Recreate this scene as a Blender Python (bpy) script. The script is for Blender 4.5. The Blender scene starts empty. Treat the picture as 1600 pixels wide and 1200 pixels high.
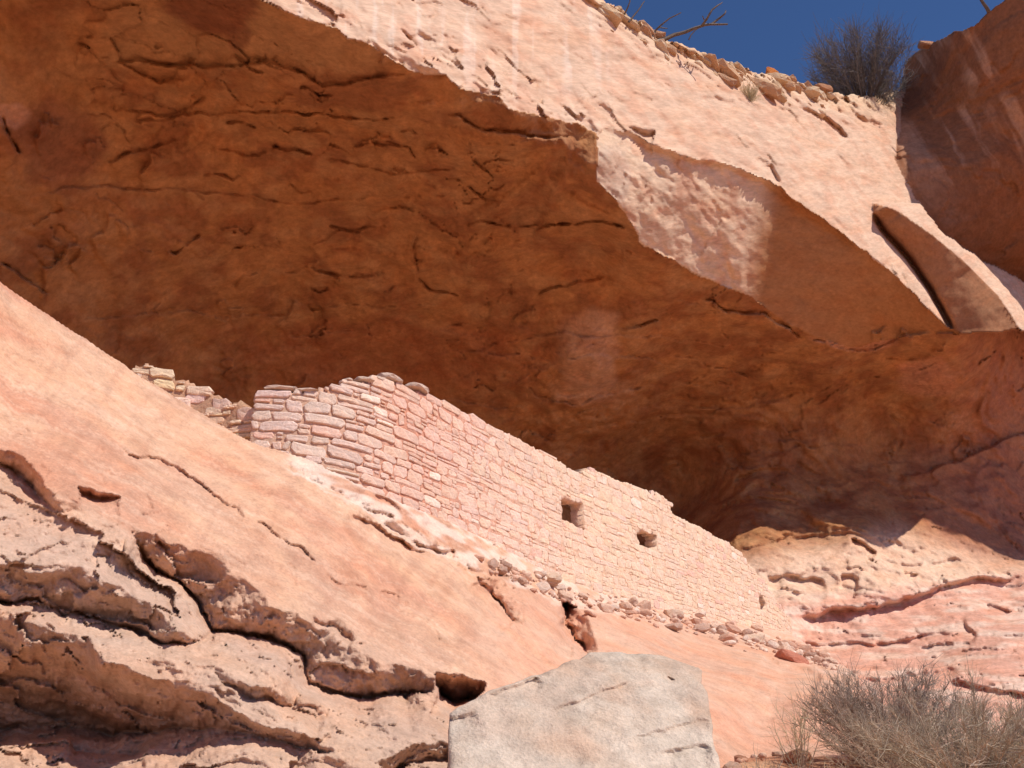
import bpy, bmesh, math, random
import numpy as np
from mathutils import Vector, Matrix

# ------------------------------------------------------------------ camera, sky, sun, exposure
scene = bpy.context.scene
COL = scene.collection
EYE = 1.6
FPX, PITCH = 1540.0, math.radians(22.0)
CP, SP = math.cos(PITCH), math.sin(PITCH)
cam_data = bpy.data.cameras.new('camera')
cam_data.sensor_width = 36.0
cam_data.lens = 36.0 * FPX / 1600.0
cam_data.clip_start = 0.1
cam_data.clip_end = 3000.0
cam = bpy.data.objects.new('camera', cam_data)
cam.location = (0, 0, EYE)
cam.rotation_euler = (math.radians(90) + PITCH, 0, 0)
COL.objects.link(cam)
scene.camera = cam

SUN_EL, SUN_AZ = math.radians(50.0), math.radians(50.0)     # azimuth: to the right of straight behind the camera
SUN = np.array([math.sin(SUN_AZ) * math.cos(SUN_EL), -math.cos(SUN_AZ) * math.cos(SUN_EL), math.sin(SUN_EL)])
world = bpy.data.worlds.new('World')
scene.world = world
world.use_nodes = True
wn = world.node_tree
wn.nodes.clear()
sky = wn.nodes.new('ShaderNodeTexSky')
sky.sky_type = 'NISHITA'
sky.sun_disc = False
sky.sun_elevation = SUN_EL
sky.sun_rotation = math.atan2(SUN[0], SUN[1])
sky.altitude = 1900
sky.air_density = 0.65
sky.dust_density = 0.0
sky.ozone_density = 10.0
bg = wn.nodes.new('ShaderNodeBackground')
bg.inputs['Strength'].default_value = 0.15
wo = wn.nodes.new('ShaderNodeOutputWorld')
wn.links.new(sky.outputs[0], bg.inputs[0])
wn.links.new(bg.outputs[0], wo.inputs[0])

sun_data = bpy.data.lights.new('sun', 'SUN')
sun_data.energy = 4.6
sun_data.angle = math.radians(0.53)
sun_data.color = (1.0, 0.945, 0.87)
sun = bpy.data.objects.new('sun', sun_data)
sun.rotation_euler = Vector((-SUN[0], -SUN[1], -SUN[2])).to_track_quat('-Z', 'Y').to_euler()
sun.location = (20, -20, 40)
COL.objects.link(sun)

vs = scene.view_settings
vs.view_transform = 'Standard'
vs.look = 'None'
vs.exposure = 0.04
vs.gamma = 1.0
vs.use_curve_mapping = False
scene.cycles.max_bounces = 5
scene.cycles.diffuse_bounces = 4
scene.cycles.use_denoising = True
scene.cycles.adaptive_threshold = 0.02

# ------------------------------------------------------------------ numeric helpers
rng = np.random.default_rng(7)
random.seed(7)


def at(px, py, s):
    """Sight line of a surveyed bearing (photo units) followed to depth s in metres -> world point."""
    px = np.asarray(px, float); py = np.asarray(py, float); s = np.asarray(s, float)
    u = (px - 800.0) / FPX
    v = (600.0 - py) / FPX
    return np.stack([u * s, (CP - v * SP) * s, (SP + v * CP) * s + EYE], -1)


def project(P):
    P = np.asarray(P, float)
    z = P[..., 2] - EYE
    w = P[..., 1] * CP + z * SP
    h = -P[..., 1] * SP + z * CP
    return 800 + FPX * P[..., 0] / w, 600 - FPX * h / w, w


_perm = np.random.default_rng(11).permutation(256)
_perm = np.concatenate([_perm, _perm, _perm]).astype(np.int32)
_g = np.random.default_rng(12).normal(size=(256, 3))
_g /= np.linalg.norm(_g, axis=1, keepdims=True)
_gx, _gy, _gz = [np.ascontiguousarray(_g[:, k].astype(np.float32)) for k in range(3)]


def noise(P):
    P = np.asarray(P).reshape(-1, 3).astype(np.float32)
    f = np.floor(P)
    i = f.astype(np.int32) & 255
    t = P - f
    w = t * t * t * (t * (t * 6 - 15) + 10)
    x, y, z = np.ascontiguousarray(t.T)
    wx, wy, wz = np.ascontiguousarray(w.T)
    ix, iy, iz = np.ascontiguousarray(i.T)
    def lay(dx, dy, hy):
        h0 = _perm[hy + iz]
        h1 = _perm[hy + iz + 1]
        e = _gx[h0] * (x - dx) + _gy[h0] * (y - dy)
        e += _gz[h0] * z
        g = _gx[h1] * (x - dx) + _gy[h1] * (y - dy)
        g += _gz[h1] * (z - 1)
        return e + wz * (g - e)
    h0, h1 = _perm[ix], _perm[ix + 1]
    a0 = lay(0, 0, _perm[h0 + iy])
    a1 = lay(0, 1, _perm[h0 + iy + 1])
    b0 = lay(1, 0, _perm[h1 + iy])
    b1 = lay(1, 1, _perm[h1 + iy + 1])
    a = a0 + wy * (a1 - a0)
    b = b0 + wy * (b1 - b0)
    return ((a + wx * (b - a)) * 1.6).astype(np.float64)


def fbm(P, oct=4, lac=2.0, gain=0.5):
    P = np.asarray(P, float).reshape(-1, 3)
    a, s, out = 1.0, 1.0, np.zeros(len(P))
    for k in range(oct):
        out += a * noise(P * s + 17.3 * k)
        a *= gain
        s *= lac
    return out


def ridged(P, oct=3):
    P = np.asarray(P, float).reshape(-1, 3)
    a, s, out = 1.0, 1.0, np.zeros(len(P))
    for k in range(oct):
        out += a * (1 - 2 * np.abs(noise(P * s + 9.1 * k)))
        a *= 0.5
        s *= 2.1
    return out


def terrace(n, k, sharp=0.16):
    """Flat flakes with short risers: n in noise units, k steps per unit."""
    q = n * k
    f = np.floor(q)
    r = q - f
    return (f + sstep(1 - sharp, 1.0, r)) / k


def sstep(a, b, x):
    t = np.clip((x - a) / (b - a + 1e-12), 0, 1)
    return t * t * (3 - 2 * t)


def tps(pts, vals, lam=0.0):
    pts = np.asarray(pts, float) / 1000.0
    vals = np.asarray(vals, float)
    n = len(pts)

    def U(r2):
        return 0.5 * r2 * np.log(r2 + 1e-12)
    d2 = ((pts[:, None] - pts[None]) ** 2).sum(-1)
    A = np.zeros((n + 3, n + 3))
    A[:n, :n] = U(d2) + lam * np.eye(n)
    A[:n, n] = 1
    A[:n, n + 1:] = pts
    A[n, :n] = 1
    A[n + 1:, :n] = pts.T
    sol = np.linalg.lstsq(A, np.concatenate([vals, np.zeros(3)]), rcond=None)[0]

    def f(x, y):
        x = np.asarray(x, float); y = np.asarray(y, float)
        if x.size > 20000:
            st = 9.0
            ax = np.arange(x.min() - st, x.max() + 2 * st, st)
            ay = np.arange(y.min() - st, y.max() + 2 * st, st)
            bx, by = np.meshgrid(ax, ay)
            if bx.size < x.size * 0.6:
                T = f0(bx, by)
                fx, fy = (x - ax[0]) / st, (y - ay[0]) / st
                ix, iy = fx.astype(int), fy.astype(int)
                fx, fy = fx - ix, fy - iy
                return (T[iy, ix] * (1 - fx) + T[iy, ix + 1] * fx) * (1 - fy) + (T[iy + 1, ix] * (1 - fx) + T[iy + 1, ix + 1] * fx) * fy
        return f0(x, y)

    def f0(x, y):
        q = np.stack([np.asarray(x, float).ravel(), np.asarray(y, float).ravel()], -1) / 1000.0
        out = sol[n] + q @ sol[n + 1:]
        for i in range(n):
            out += sol[i] * U(((q - pts[i]) ** 2).sum(-1))
        return out.reshape(np.shape(x))
    return f


def resample(poly, step):
    poly = np.asarray(poly, float)
    seg = np.linalg.norm(np.diff(poly, axis=0), axis=1)
    cum = np.concatenate([[0], np.cumsum(seg)])
    n = max(2, int(cum[-1] / step) + 1)
    t = np.linspace(0, cum[-1], n)
    return np.stack([np.interp(t, cum, poly[:, k]) for k in range(poly.shape[1])], -1)


def polydist(X, Y, poly):
    """unsigned distance, signed side (positive below a line drawn left to right), fraction along"""
    poly = np.asarray(poly, float)
    best = np.full(X.shape, 1e18)
    side = np.zeros(X.shape)
    frac = np.zeros(X.shape)
    seg = np.linalg.norm(np.diff(poly, axis=0), axis=1)
    cum = np.concatenate([[0], np.cumsum(seg)])
    for i in range(len(poly) - 1):
        a, b = poly[i], poly[i + 1]
        ab = b - a
        L2 = ab @ ab + 1e-9
        t = np.clip(((X - a[0]) * ab[0] + (Y - a[1]) * ab[1]) / L2, 0, 1)
        dx, dy = X - (a[0] + t * ab[0]), Y - (a[1] + t * ab[1])
        d2 = dx * dx + dy * dy
        m = d2 < best
        cr = ab[0] * (Y - a[1]) - ab[1] * (X - a[0])
        best = np.where(m, d2, best)
        side = np.where(m, np.sign(cr), side)
        frac = np.where(m, (cum[i] + t * seg[i]) / cum[-1], frac)
    return np.sqrt(best), side, frac


def inside(X, Y, poly):
    poly = np.asarray(poly, float)
    c = np.zeros(X.shape, bool)
    n = len(poly)
    j = n - 1
    for i in range(n):
        xi, yi = poly[i]
        xj, yj = poly[j]
        if yi != yj:
            c ^= ((yi > Y) != (yj > Y)) & (X < (xj - xi) * (Y - yi) / (yj - yi) + xi)
        j = i
    return c


def feature(S, X, Y, poly, h, w, L, groove=0.0, gw=3.0):
    """A ledge or flake edge: below the line the rock steps back h metres over w units and comes forward again over L."""
    poly = np.asarray(poly, float)
    pad = 3.5 * L + 12
    m = (X > poly[:, 0].min() - pad) & (X < poly[:, 0].max() + pad) & (Y > poly[:, 1].min() - pad) & (Y < poly[:, 1].max() + pad)
    if not m.any():
        return
    x, y = X[m], Y[m]
    d, sd, fr = polydist(x, y, poly)
    fade = sstep(0, 0.12, fr) * sstep(0, 0.12, 1 - fr)
    t = d * sd
    add = np.where(t > 0, h * sstep(0, w, t) * np.exp(-np.maximum(t - w, 0) / L), 0) * fade
    if groove:
        brk = np.clip(.55 + 1.1 * noise(np.stack([x / 17, y / 17, 0 * x + groove * 50], -1)), .05, 1.3)
        add = add + groove * brk * np.exp(-(np.abs(t) / (gw * (.6 + .5 * brk))) ** 2) * fade
    S[m] += add


def overhang(S, X, Y, up, lo, h, L, thick=40.0, groove=0.0, gw=4.0, t0=1.0):
    """A broken face between an upper edge and its foot: the rock steps back h metres from edge to foot, then comes forward over L."""
    up, lo = np.asarray(up, float), np.asarray(lo, float)
    al = np.concatenate([up, lo])
    pad = 4 * L + 30
    m = (X > al[:, 0].min() - pad) & (X < al[:, 0].max() + pad) & (Y > al[:, 1].min() - pad) & (Y < al[:, 1].max() + pad)
    x, y = X[m], Y[m]
    du, _, fu = polydist(x, y, up)
    dl, _, fl = polydist(x, y, lo)
    ins = inside(x, y, np.concatenate([up, lo[::-1]]))
    tot = np.clip((du + dl) / thick, 0, 1)
    t = (du / (du + dl + 1e-6)) ** t0
    endf = sstep(0, .06, fl) * sstep(0, .06, 1 - fl)
    add = np.where(ins, h * tot * t, np.where(dl < du, h * np.exp(-dl / L) * endf * np.clip((du - dl) / thick, 0, 1), 0))
    if groove:
        add += groove * np.exp(-(dl / gw) ** 2) * endf
    S[m] += add


def plates(P, cell, seed=0):
    """Angular plates: every cell has its own level and tilt. Returns level, tilt term and distance to the nearest joint."""
    P = np.asarray(P, float).reshape(-1, 3) / cell
    base = np.floor(P).astype(np.int64)
    n = len(P)
    b1 = np.full(n, 1e9); b2 = np.full(n, 1e9)
    bid = np.zeros(n, np.int64)
    bd = np.zeros((n, 3))
    for dx in (-1, 0, 1):
        for dy in (-1, 0, 1):
            for dz in (-1, 0, 1):
                c = base + np.array([dx, dy, dz])
                h = _perm[(_perm[(_perm[(c[:, 0] + seed) & 255] + c[:, 1]) & 255] + c[:, 2]) & 255]
                off = c + 0.5 + 0.48 * _cell[h]
                d = P - off
                r = (d * d).sum(-1)
                m = r < b1
                b2 = np.where(m, b1, np.minimum(b2, r))
                b1 = np.where(m, r, b1)
                bid = np.where(m, h, bid)
                bd[m] = d[m]
    level = _lev[bid]
    tilt = (_g[bid] * bd).sum(-1)
    return level, tilt, np.sqrt(b2) - np.sqrt(b1)


_cell = np.random.default_rng(13).uniform(-1, 1, (256, 3))
_lev = np.random.default_rng(14).uniform(-1, 1, 256)


def lin(r, g, b):
    def c(v):
        v /= 255.0
        return v / 12.92 if v <= 0.04045 else ((v + 0.055) / 1.055) ** 2.4
    return np.array([c(r), c(g), c(b)])


def mesh_obj(name, V, F, mat, parent=None, color=None, smooth=True):
    me = bpy.data.meshes.new(name)
    V = np.ascontiguousarray(V, np.float32)
    if isinstance(F, np.ndarray):
        nf, k = F.shape
        me.vertices.add(len(V))
        me.vertices.foreach_set('co', V.ravel())
        me.loops.add(nf * k)
        me.loops.foreach_set('vertex_index', F.astype(np.int32).ravel())
        me.polygons.add(nf)
        me.polygons.foreach_set('loop_start', np.arange(0, nf * k, k, dtype=np.int32))
        me.update(calc_edges=True)
    else:
        me.from_pydata([tuple(map(float, v)) for v in V], [], F)
    me.validate()
    if smooth:
        me.polygons.foreach_set('use_smooth', np.ones(len(me.polygons), bool))
    if color is not None:
        a = me.color_attributes.new('rock', 'FLOAT_COLOR', 'POINT')
        c = np.ones((len(V), 4), np.float32)
        c[:, :3] = color
        a.data.foreach_set('color', c.ravel())
    me.materials.append(mat)
    me.update()
    o = bpy.data.objects.new(name, me)
    COL.objects.link(o)
    if parent is not None:
        o.parent = parent
    return o


def empty(name, loc=(0, 0, 0)):
    o = bpy.data.objects.new(name, None)
    o.location = loc
    o.empty_display_size = 0.3
    COL.objects.link(o)
    return o


def tag(o, label=None, cat=None, group=None, kind=None):
    if label: o['label'] = label
    if cat: o['category'] = cat
    if group: o['group'] = group
    if kind: o['kind'] = kind
    return o


# ------------------------------------------------------------------ materials
def rock_material(name, base=None, bump=0.35, grain=1.0, vary=0.35, fine=38.0, fd=0.012, speck=0.9, bd=0.05, stretch=None):
    m = bpy.data.materials.new(name)
    m.use_nodes = True
    nt = m.node_tree
    N, L = nt.nodes, nt.links
    bs = N['Principled BSDF']
    bs.inputs['Roughness'].default_value = 0.93
    bs.inputs['Specular IOR Level'].default_value = 0.15
    tc = N.new('ShaderNodeTexCoord')
    coord = tc.outputs['Object']
    if stretch:
        mp = N.new('ShaderNodeMapping')
        mp.vector_type = 'POINT'
        mp.inputs['Rotation'].default_value = stretch
        L.new(coord, mp.inputs['Vector'])
        m2 = N.new('ShaderNodeVectorMath')
        m2.operation = 'MULTIPLY'
        m2.inputs[1].default_value = (0.22, 1, 1)
        L.new(mp.outputs[0], m2.inputs[0])
        coord = m2.outputs[0]
    if base is None:
        col = N.new('ShaderNodeAttribute')
        col.attribute_name = 'rock'
        csock = col.outputs['Color']
    else:
        col = N.new('ShaderNodeRGB')
        col.outputs[0].default_value = (*base, 1)
        csock = col.outputs[0]
    n1 = N.new('ShaderNodeTexNoise')
    n1.inputs['Scale'].default_value = 3.1 * grain
    n1.inputs['Detail'].default_value = 5
    n1.inputs['Roughness'].default_value = 0.68
    L.new(coord, n1.inputs['Vector'])
    n2 = N.new('ShaderNodeTexNoise')
    n2.inputs['Scale'].default_value = fine * grain
    n2.inputs['Detail'].default_value = 3
    n2.inputs['Roughness'].default_value = 0.7
    L.new(coord, n2.inputs['Vector'])
    r1 = N.new('ShaderNodeMapRange')
    r1.inputs['From Min'].default_value = 0.3
    r1.inputs['From Max'].default_value = 0.7
    r1.inputs['To Min'].default_value = 1 - vary
    r1.inputs['To Max'].default_value = 1 + vary
    L.new(n1.outputs['Fac'], r1.inputs['Value'])
    r2 = N.new('ShaderNodeMapRange')
    r2.inputs['From Min'].default_value = 0.3
    r2.inputs['From Max'].default_value = 0.7
    r2.inputs['To Min'].default_value = 1 - vary * speck
    r2.inputs['To Max'].default_value = 1 + vary * speck
    L.new(n2.outputs['Fac'], r2.inputs['Value'])
    mu = N.new('ShaderNodeMath')
    mu.operation = 'MULTIPLY'
    L.new(r1.outputs[0], mu.inputs[0])
    L.new(r2.outputs[0], mu.inputs[1])
    # hue drift: redder where the coarse noise is low
    mx = N.new('ShaderNodeMix')
    mx.data_type = 'RGBA'
    mx.blend_type = 'MULTIPLY'
    n3 = N.new('ShaderNodeTexNoise')
    n3.inputs['Scale'].default_value = 1.3 * grain
    n3.inputs['Detail'].default_value = 3
    L.new(coord, n3.inputs['Vector'])
    r3 = N.new('ShaderNodeMapRange')
    r3.inputs['From Min'].default_value = 0.45
    r3.inputs['From Max'].default_value = 0.72
    L.new(n3.outputs['Fac'], r3.inputs['Value'])
    L.new(r3.outputs[0], mx.inputs['Factor'])
    L.new(csock, mx.inputs['A'])
    mx.inputs['B'].default_value = (1.0, 0.9, 0.83, 1)
    vm = N.new('ShaderNodeVectorMath')
    vm.operation = 'SCALE'
    L.new(mx.outputs['Result'], vm.inputs[0])
    L.new(mu.outputs[0], vm.inputs['Scale'])
    L.new(vm.outputs[0], bs.inputs['Base Color'])
    b1 = N.new('ShaderNodeBump')
    b1.inputs['Strength'].default_value = bump
    b1.inputs['Distance'].default_value = bd
    L.new(n1.outputs['Fac'], b1.inputs['Height'])
    b2 = N.new('ShaderNodeBump')
    b2.inputs['Strength'].default_value = bump
    b2.inputs['Distance'].default_value = fd
    L.new(n2.outputs['Fac'], b2.inputs['Height'])
    L.new(b1.outputs[0], b2.inputs['Normal'])
    L.new(b2.outputs[0], bs.inputs['Normal'])
    return m


def plain_material(name, base, rough=0.9, vary=0.3, scale=30.0):
    m = bpy.data.materials.new(name)
    m.use_nodes = True
    nt = m.node_tree
    N, L = nt.nodes, nt.links
    bs = N['Principled BSDF']
    bs.inputs['Roughness'].default_value = rough
    bs.inputs['Specular IOR Level'].default_value = 0.15
    tc = N.new('ShaderNodeTexCoord')
    n = N.new('ShaderNodeTexNoise')
    n.inputs['Scale'].default_value = scale
    n.inputs['Detail'].default_value = 3
    L.new(tc.outputs['Object'], n.inputs['Vector'])
    cr = N.new('ShaderNodeValToRGB')
    b = np.array(base)
    cr.color_ramp.elements[0].position = 0.3
    cr.color_ramp.elements[1].position = 0.7
    cr.color_ramp.elements[0].color = (*(b * (1 - vary)), 1)
    cr.color_ramp.elements[1].color = (*(b * (1 + vary)), 1)
    L.new(n.outputs['Fac'], cr.inputs[0])
    L.new(cr.outputs[0], bs.inputs['Base Color'])
    return m


M_CLIFF = rock_material('sandstone_cliff', bump=0.6, vary=0.18, grain=0.8, fine=9, fd=.03)
M_FACE = rock_material('cliff_face_sandstone', bump=0.4, vary=0.16, grain=1.3, fine=9, fd=.025, bd=.035, stretch=(0, math.radians(33), math.radians(-38)))
M_SLOPE = rock_material('slickrock', bump=0.6, vary=0.15, grain=1.3, fine=24, fd=.02)
M_STONE = rock_material('wall_stone', bump=0.6, vary=0.16, grain=3.0, fine=10, fd=.014)
M_BOULDER = rock_material('grey_sandstone', bump=0.75, vary=0.2, grain=2.2, fine=26, fd=.009, speck=.8)
M_GROUND = rock_material('sandy_ground', bump=0.4, vary=0.25, grain=2.0)
M_TWIG = plain_material('dry_twigs', (0.50, 0.40, 0.29), vary=0.4, scale=9)
M_TWIG_BROWN = plain_material('brown_twigs', (0.42, 0.33, 0.26), vary=0.4, scale=7)
M_TWIG_GREY = plain_material('grey_twigs', (0.18, 0.155, 0.14), vary=0.35, scale=6)
M_STRAW = plain_material('straw', (0.58, 0.48, 0.30), vary=0.3, scale=12)
M_DEADWOOD = plain_material('dead_wood', (0.15, 0.115, 0.095), vary=0.3, scale=14)

# ------------------------------------------------------------------ the cliff with its alcove
SL_N = np.array([0.597, -0.773, 0.208])                     # outer face of the cliff
SL_D = SL_N @ np.array([2.0, 20.6, 14.8])


def slab_s(px, py):
    d = at(px, py, 1.0) - np.array([0, 0, EYE])
    nd = d @ SL_N
    return np.clip(SL_D / np.minimum(nd, -0.17), 10, 60)


LIP = [(-450, -340), (-200, -262), (100, -150), (300, -60), (400, -5), (470, 30), (500, 34), (530, 45), (545, 60), (580, 70), (610, 90),
       (640, 110), (690, 118), (720, 140), (780, 150), (795, 168), (860, 185), (905, 192), (932, 212)]
EDGE_A = [(932, 212), (950, 197), (985, 207), (1040, 235), (1100, 250), (1160, 262), (1220, 295), (1260, 325), (1310, 360), (1360, 400),
          (1400, 430), (1440, 470), (1475, 505), (1500, 522)]
EDGE_B = [(932, 212), (933, 245), (932, 282), (950, 300), (975, 330), (993, 362), (1003, 382), (1060, 412), (1120, 442), (1180, 468), (1220, 498),
          (1262, 522), (1320, 542), (1400, 528), (1500, 522)]
LIP_R = [(1500, 522), (1545, 520), (1590, 512), (1650, 545), (1750, 610), (1900, 720), (2060, 820)]
CONTACT = [(1430, -460), (1412, 150), (1408, 200), (1397, 250), (1440, 322), (1470, 362), (1530, 402), (1600, 440), (1700, 490), (1850, 560), (2060, 650)]
RIM_X = [-460, 0, 500, 800, 900, 935, 960, 985, 1010, 1030, 1062, 1090, 1120, 1150, 1180, 1215, 1250, 1282, 1310, 1345, 1380, 1404, 1412, 1420, 1445, 1473, 1512, 1530, 1543, 1562, 1580, 1700, 2060]
RIM_Y = [-700, -430, -250, -95, -36, -6, 8, 26, 36, 58, 66, 78, 92, 98, 112, 120, 128, 138, 146, 150, 147, 143, 104, 90, 74, 57, 44, 34, 18, 4, -8, -90, -300]


def axis(lo, a, b, hi, step, coarse):
    return np.concatenate([np.arange(lo, a, coarse), np.arange(a, b, step), np.arange(b, hi + 1, coarse)])


gx = axis(-450, -12, 1612, 2050, 2.4, 18)
gy = axis(-450, -14, 1120, 1400, 2.4, 18)
X, Y = np.meshgrid(gx, gy)
shp = X.shape
rimy = np.interp(gx, RIM_X, RIM_Y)
rimy = rimy + 3.0 * fbm(np.stack([gx / 14, 0 * gx + 3.3, 0 * gx], -1), 3) * ((gx > 900) & (gx < 1700))
Yc = np.maximum(Y, rimy[None, :])                            # rows above the rim fold back onto the mesa top
over = np.maximum(rimy[None, :] - Y, 0)

# wandering so that traced lines are never ruler-clean
wq = np.stack([X.ravel() / 38, Yc.ravel() / 38, 0 * X.ravel()], -1)
WX = X + (4.5 * fbm(wq, 3)).reshape(shp)
WY = Yc + (4.5 * fbm(wq + 40, 3)).reshape(shp)

full_lip = LIP + EDGE_B[1:] + LIP_R[1:]
ceil_poly = full_lip + [(2060, 1500), (-460, 1500)]
R_ceil = inside(WX, WY, ceil_poly)
wedge_poly = EDGE_A + EDGE_B[::-1][1:]
R_wedge = inside(WX, WY, wedge_poly) & ~R_ceil
dark_poly = CONTACT + [(2060, -800), (1430, -800)]
R_dark = inside(WX, WY, dark_poly) & ~R_ceil
R_slab = ~(R_ceil | R_wedge | R_dark)

S = slab_s(X, Yc)
slab0 = S.copy()

# broken edge of the outer sheet
bB = resample(EDGE_B, 28)
bA = resample(EDGE_A, 28)
bctrl = tps([(932, 212), (933, 245), (932, 282), (975, 330), (1003, 382), (1120, 442), (1180, 468), (1262, 522), (1320, 542), (1400, 528), (1500, 522)],
            [slab_s(932, 212), 24.6, 25.0, 26.2, 27.3, 30.2, 31.6, 33.2, 34.4, 34.6, slab_s(1500, 522)], 1e-3)
sB = bctrl(bB[:, 0], bB[:, 1])
fA = slab_s(bA[:, 0], bA[:, 1])
wedge = tps(np.concatenate([bA, bB[1:-1]]), np.concatenate([fA, sB[1:-1]]), 1e-4)
S[R_wedge] = wedge(X[R_wedge], Yc[R_wedge])

# alcove: ceiling, back wall and the sloping floor at the right
ctrl = [(-450, 100, 18.5), (-450, 500, 21), (-450, 900, 20), (0, 0, 19.8), (0, 200, 21.5), (0, 440, 24), (0, 700, 25), (300, 100, 22.3), (300, 350, 26), (300, 600, 31),
        (300, 850, 30), (600, 220, 24.4), (600, 400, 28.8), (600, 600, 34.5), (600, 900, 34), (930, 400, 29.5), (930, 600, 34), (930, 740, 39.5),
        (930, 950, 34), (1060, 780, 41.0), (1160, 848, 33.2), (1200, 700, 38.2), (1250, 600, 37), (1250, 780, 36.4), (1280, 843, 33.7), (1230, 862, 32.8), (1345, 850, 33.2), (1335, 828, 34.1), (1400, 650, 39.5), (1400, 815, 35.7), (1500, 740, 38.3),
        (1560, 865, 35.4), (1600, 600, 39.5), (1600, 750, 39), (1200, 900, 31.6), (1300, 900, 32.0), (1300, 1000, 29), (1450, 900, 32.6), (1450, 1000, 28.5), (1600, 900, 34),
        (1600, 1000, 27), (1300, 1100, 24), (1450, 1100, 22.5), (1600, 1100, 22), (1300, 1250, 18), (1600, 1250, 17), (2050, 700, 35), (2050, 1000, 25), (2050, 1250, 17),
        (900, 1250, 24), (300, 1250, 24), (-450, 1250, 18)]
lp = resample(LIP, 45)
lr = resample(LIP_R, 45)
lB = resample(EDGE_B, 45)
cp = [(a, b) for a, b, c in ctrl] + [tuple(p) for p in lp] + [tuple(p) for p in lB[1:-1]] + [tuple(p) for p in lr]
cv = [c for a, b, c in ctrl] + list(slab_s(lp[:, 0], lp[:, 1])) + list(bctrl(lB[1:-1, 0], lB[1:-1, 1])) + list(slab_s(lr[:, 0], lr[:, 1]))
ceil = tps(cp, cv, 2e-5)
S[R_ceil] = ceil(X[R_ceil], Yc[R_ceil])

# the far wall at the right, leaning out over the outer face
kc = resample(CONTACT[1:], 40)
dk = [(1500, 120, 40.5), (1600, 0, 37.8), (1600, 200, 38.6), (1700, 100, 36.6), (2050, 0, 33.5), (2050, 400, 36), (1480, 60, 41.5), (1600, -400, 37), (2050, -400, 33)]
dark = tps([(a, b) for a, b, c in dk] + [tuple(p) for p in kc], [c for a, b, c in dk] + list(np.minimum(slab_s(kc[:, 0], kc[:, 1]), 46)), 1e-4)
S[R_dark] = dark(X[R_dark], Yc[R_dark])

# nearer sheet of the outer face at the right, with its broken brown edge (the fin)
F_L = np.array([(1362, 330), (1378, 358), (1420, 405), (1455, 455), (1478, 498), (1492, 522)], float)
F_R = np.array([(1372, 320), (1400, 328), (1450, 362), (1510, 412), (1560, 462), (1592, 512)], float)
FX_, FY_ = X + .2 * (WX - X), Yc + .2 * (WY - Yc)
dl, sl, fl = polydist(FX_, FY_, F_L)
dr, sr, fr_ = polydist(FX_, FY_, F_R)
zone = (sl < 0) & R_slab & (WY > 318) & (WX > 1360)
hgt = 2.2 + 3.2 * fl
tt = np.where(sr > 0, dl / (dl + dr + 1e-6), 1.0)
fade = np.where(sr > 0, 1.0, np.exp(-np.maximum(dr - 12, 0) / 60.0)) * sstep(0.0, 0.05, fl + 0.02)
S = np.where(zone, S - hgt * tt * fade, S)
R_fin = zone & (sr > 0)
S += np.where(R_slab, 0.9 * np.exp(-(dl / 4.5) ** 2) * sstep(0, .1, fl) * sstep(0, .1, 1 - fl), 0)

# small chips on the outer face
for up, lo, h, L, th, g in [
    ([(975, 194), (1000, 200), (1024, 206)], [(985, 200), (1004, 210), (1022, 212)], .6, 16, 10, .1), ([(1203, 250), (1211, 262), (1222, 286)], [(1201, 256), (1207, 272), (1219, 288)], .4, 5, 6, .1),
    ([(1086, 150), (1118, 146), (1150, 160)], [(1092, 153), (1115, 153), (1146, 163)], .25, 34, 8, .03), ([(905, 12), (935, 40), (950, 62), (975, 70)], [(904, 14), (933, 43), (949, 65), (973, 72)], .16, 40, 6, .0),
    ([(985, 143), (1020, 154)], [(988, 147), (1018, 158)], .15, 20, 6, .03), ([(1246, 166), (1290, 178), (1318, 205), (1326, 216)], [(1249, 169), (1287, 184), (1314, 209), (1324, 218)], .9, 60, 10, .12),
    ([(1330, 172), (1355, 182), (1378, 196)], [(1332, 175), (1353, 187), (1376, 199)], .4, 8, 6, .1)]:
    overhang(S, WX, WY, up, lo, h, L, th, g, 3)

Rs = np.random.default_rng(77)
for k in range(150):
    cx = Rs.uniform(560, 1520)
    r0_ = np.interp(cx, RIM_X, RIM_Y)
    l0_ = np.interp(cx, [p[0] for p in LIP[5:] + EDGE_A[1:]], [p[1] for p in LIP[5:] + EDGE_A[1:]])
    cy = Rs.uniform(max(r0_, 0), l0_)
    ln = Rs.uniform(8, 42)
    ang = Rs.normal(.5, .18)
    q, poly = np.array([cx, cy]), []
    for i in range(5):
        poly.append(q.copy())
        q = q + ln / 4 * np.array([math.cos(ang), math.sin(ang)])
        ang += Rs.normal(0, .22)
    if cx < 1350 and not inside(np.array([q[0], cx]), np.array([q[1] + 6, cy + 6]), dark_poly).any():
        feature(S, WX, WY, poly, Rs.uniform(.015, .09), 2.5, Rs.uniform(5, 16), Rs.uniform(0, .04), 1.8)

# shadowing upper edge of the broken wedge
feature(S, WX, WY, EDGE_A[1:-4], .3, 8, 80)
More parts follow.
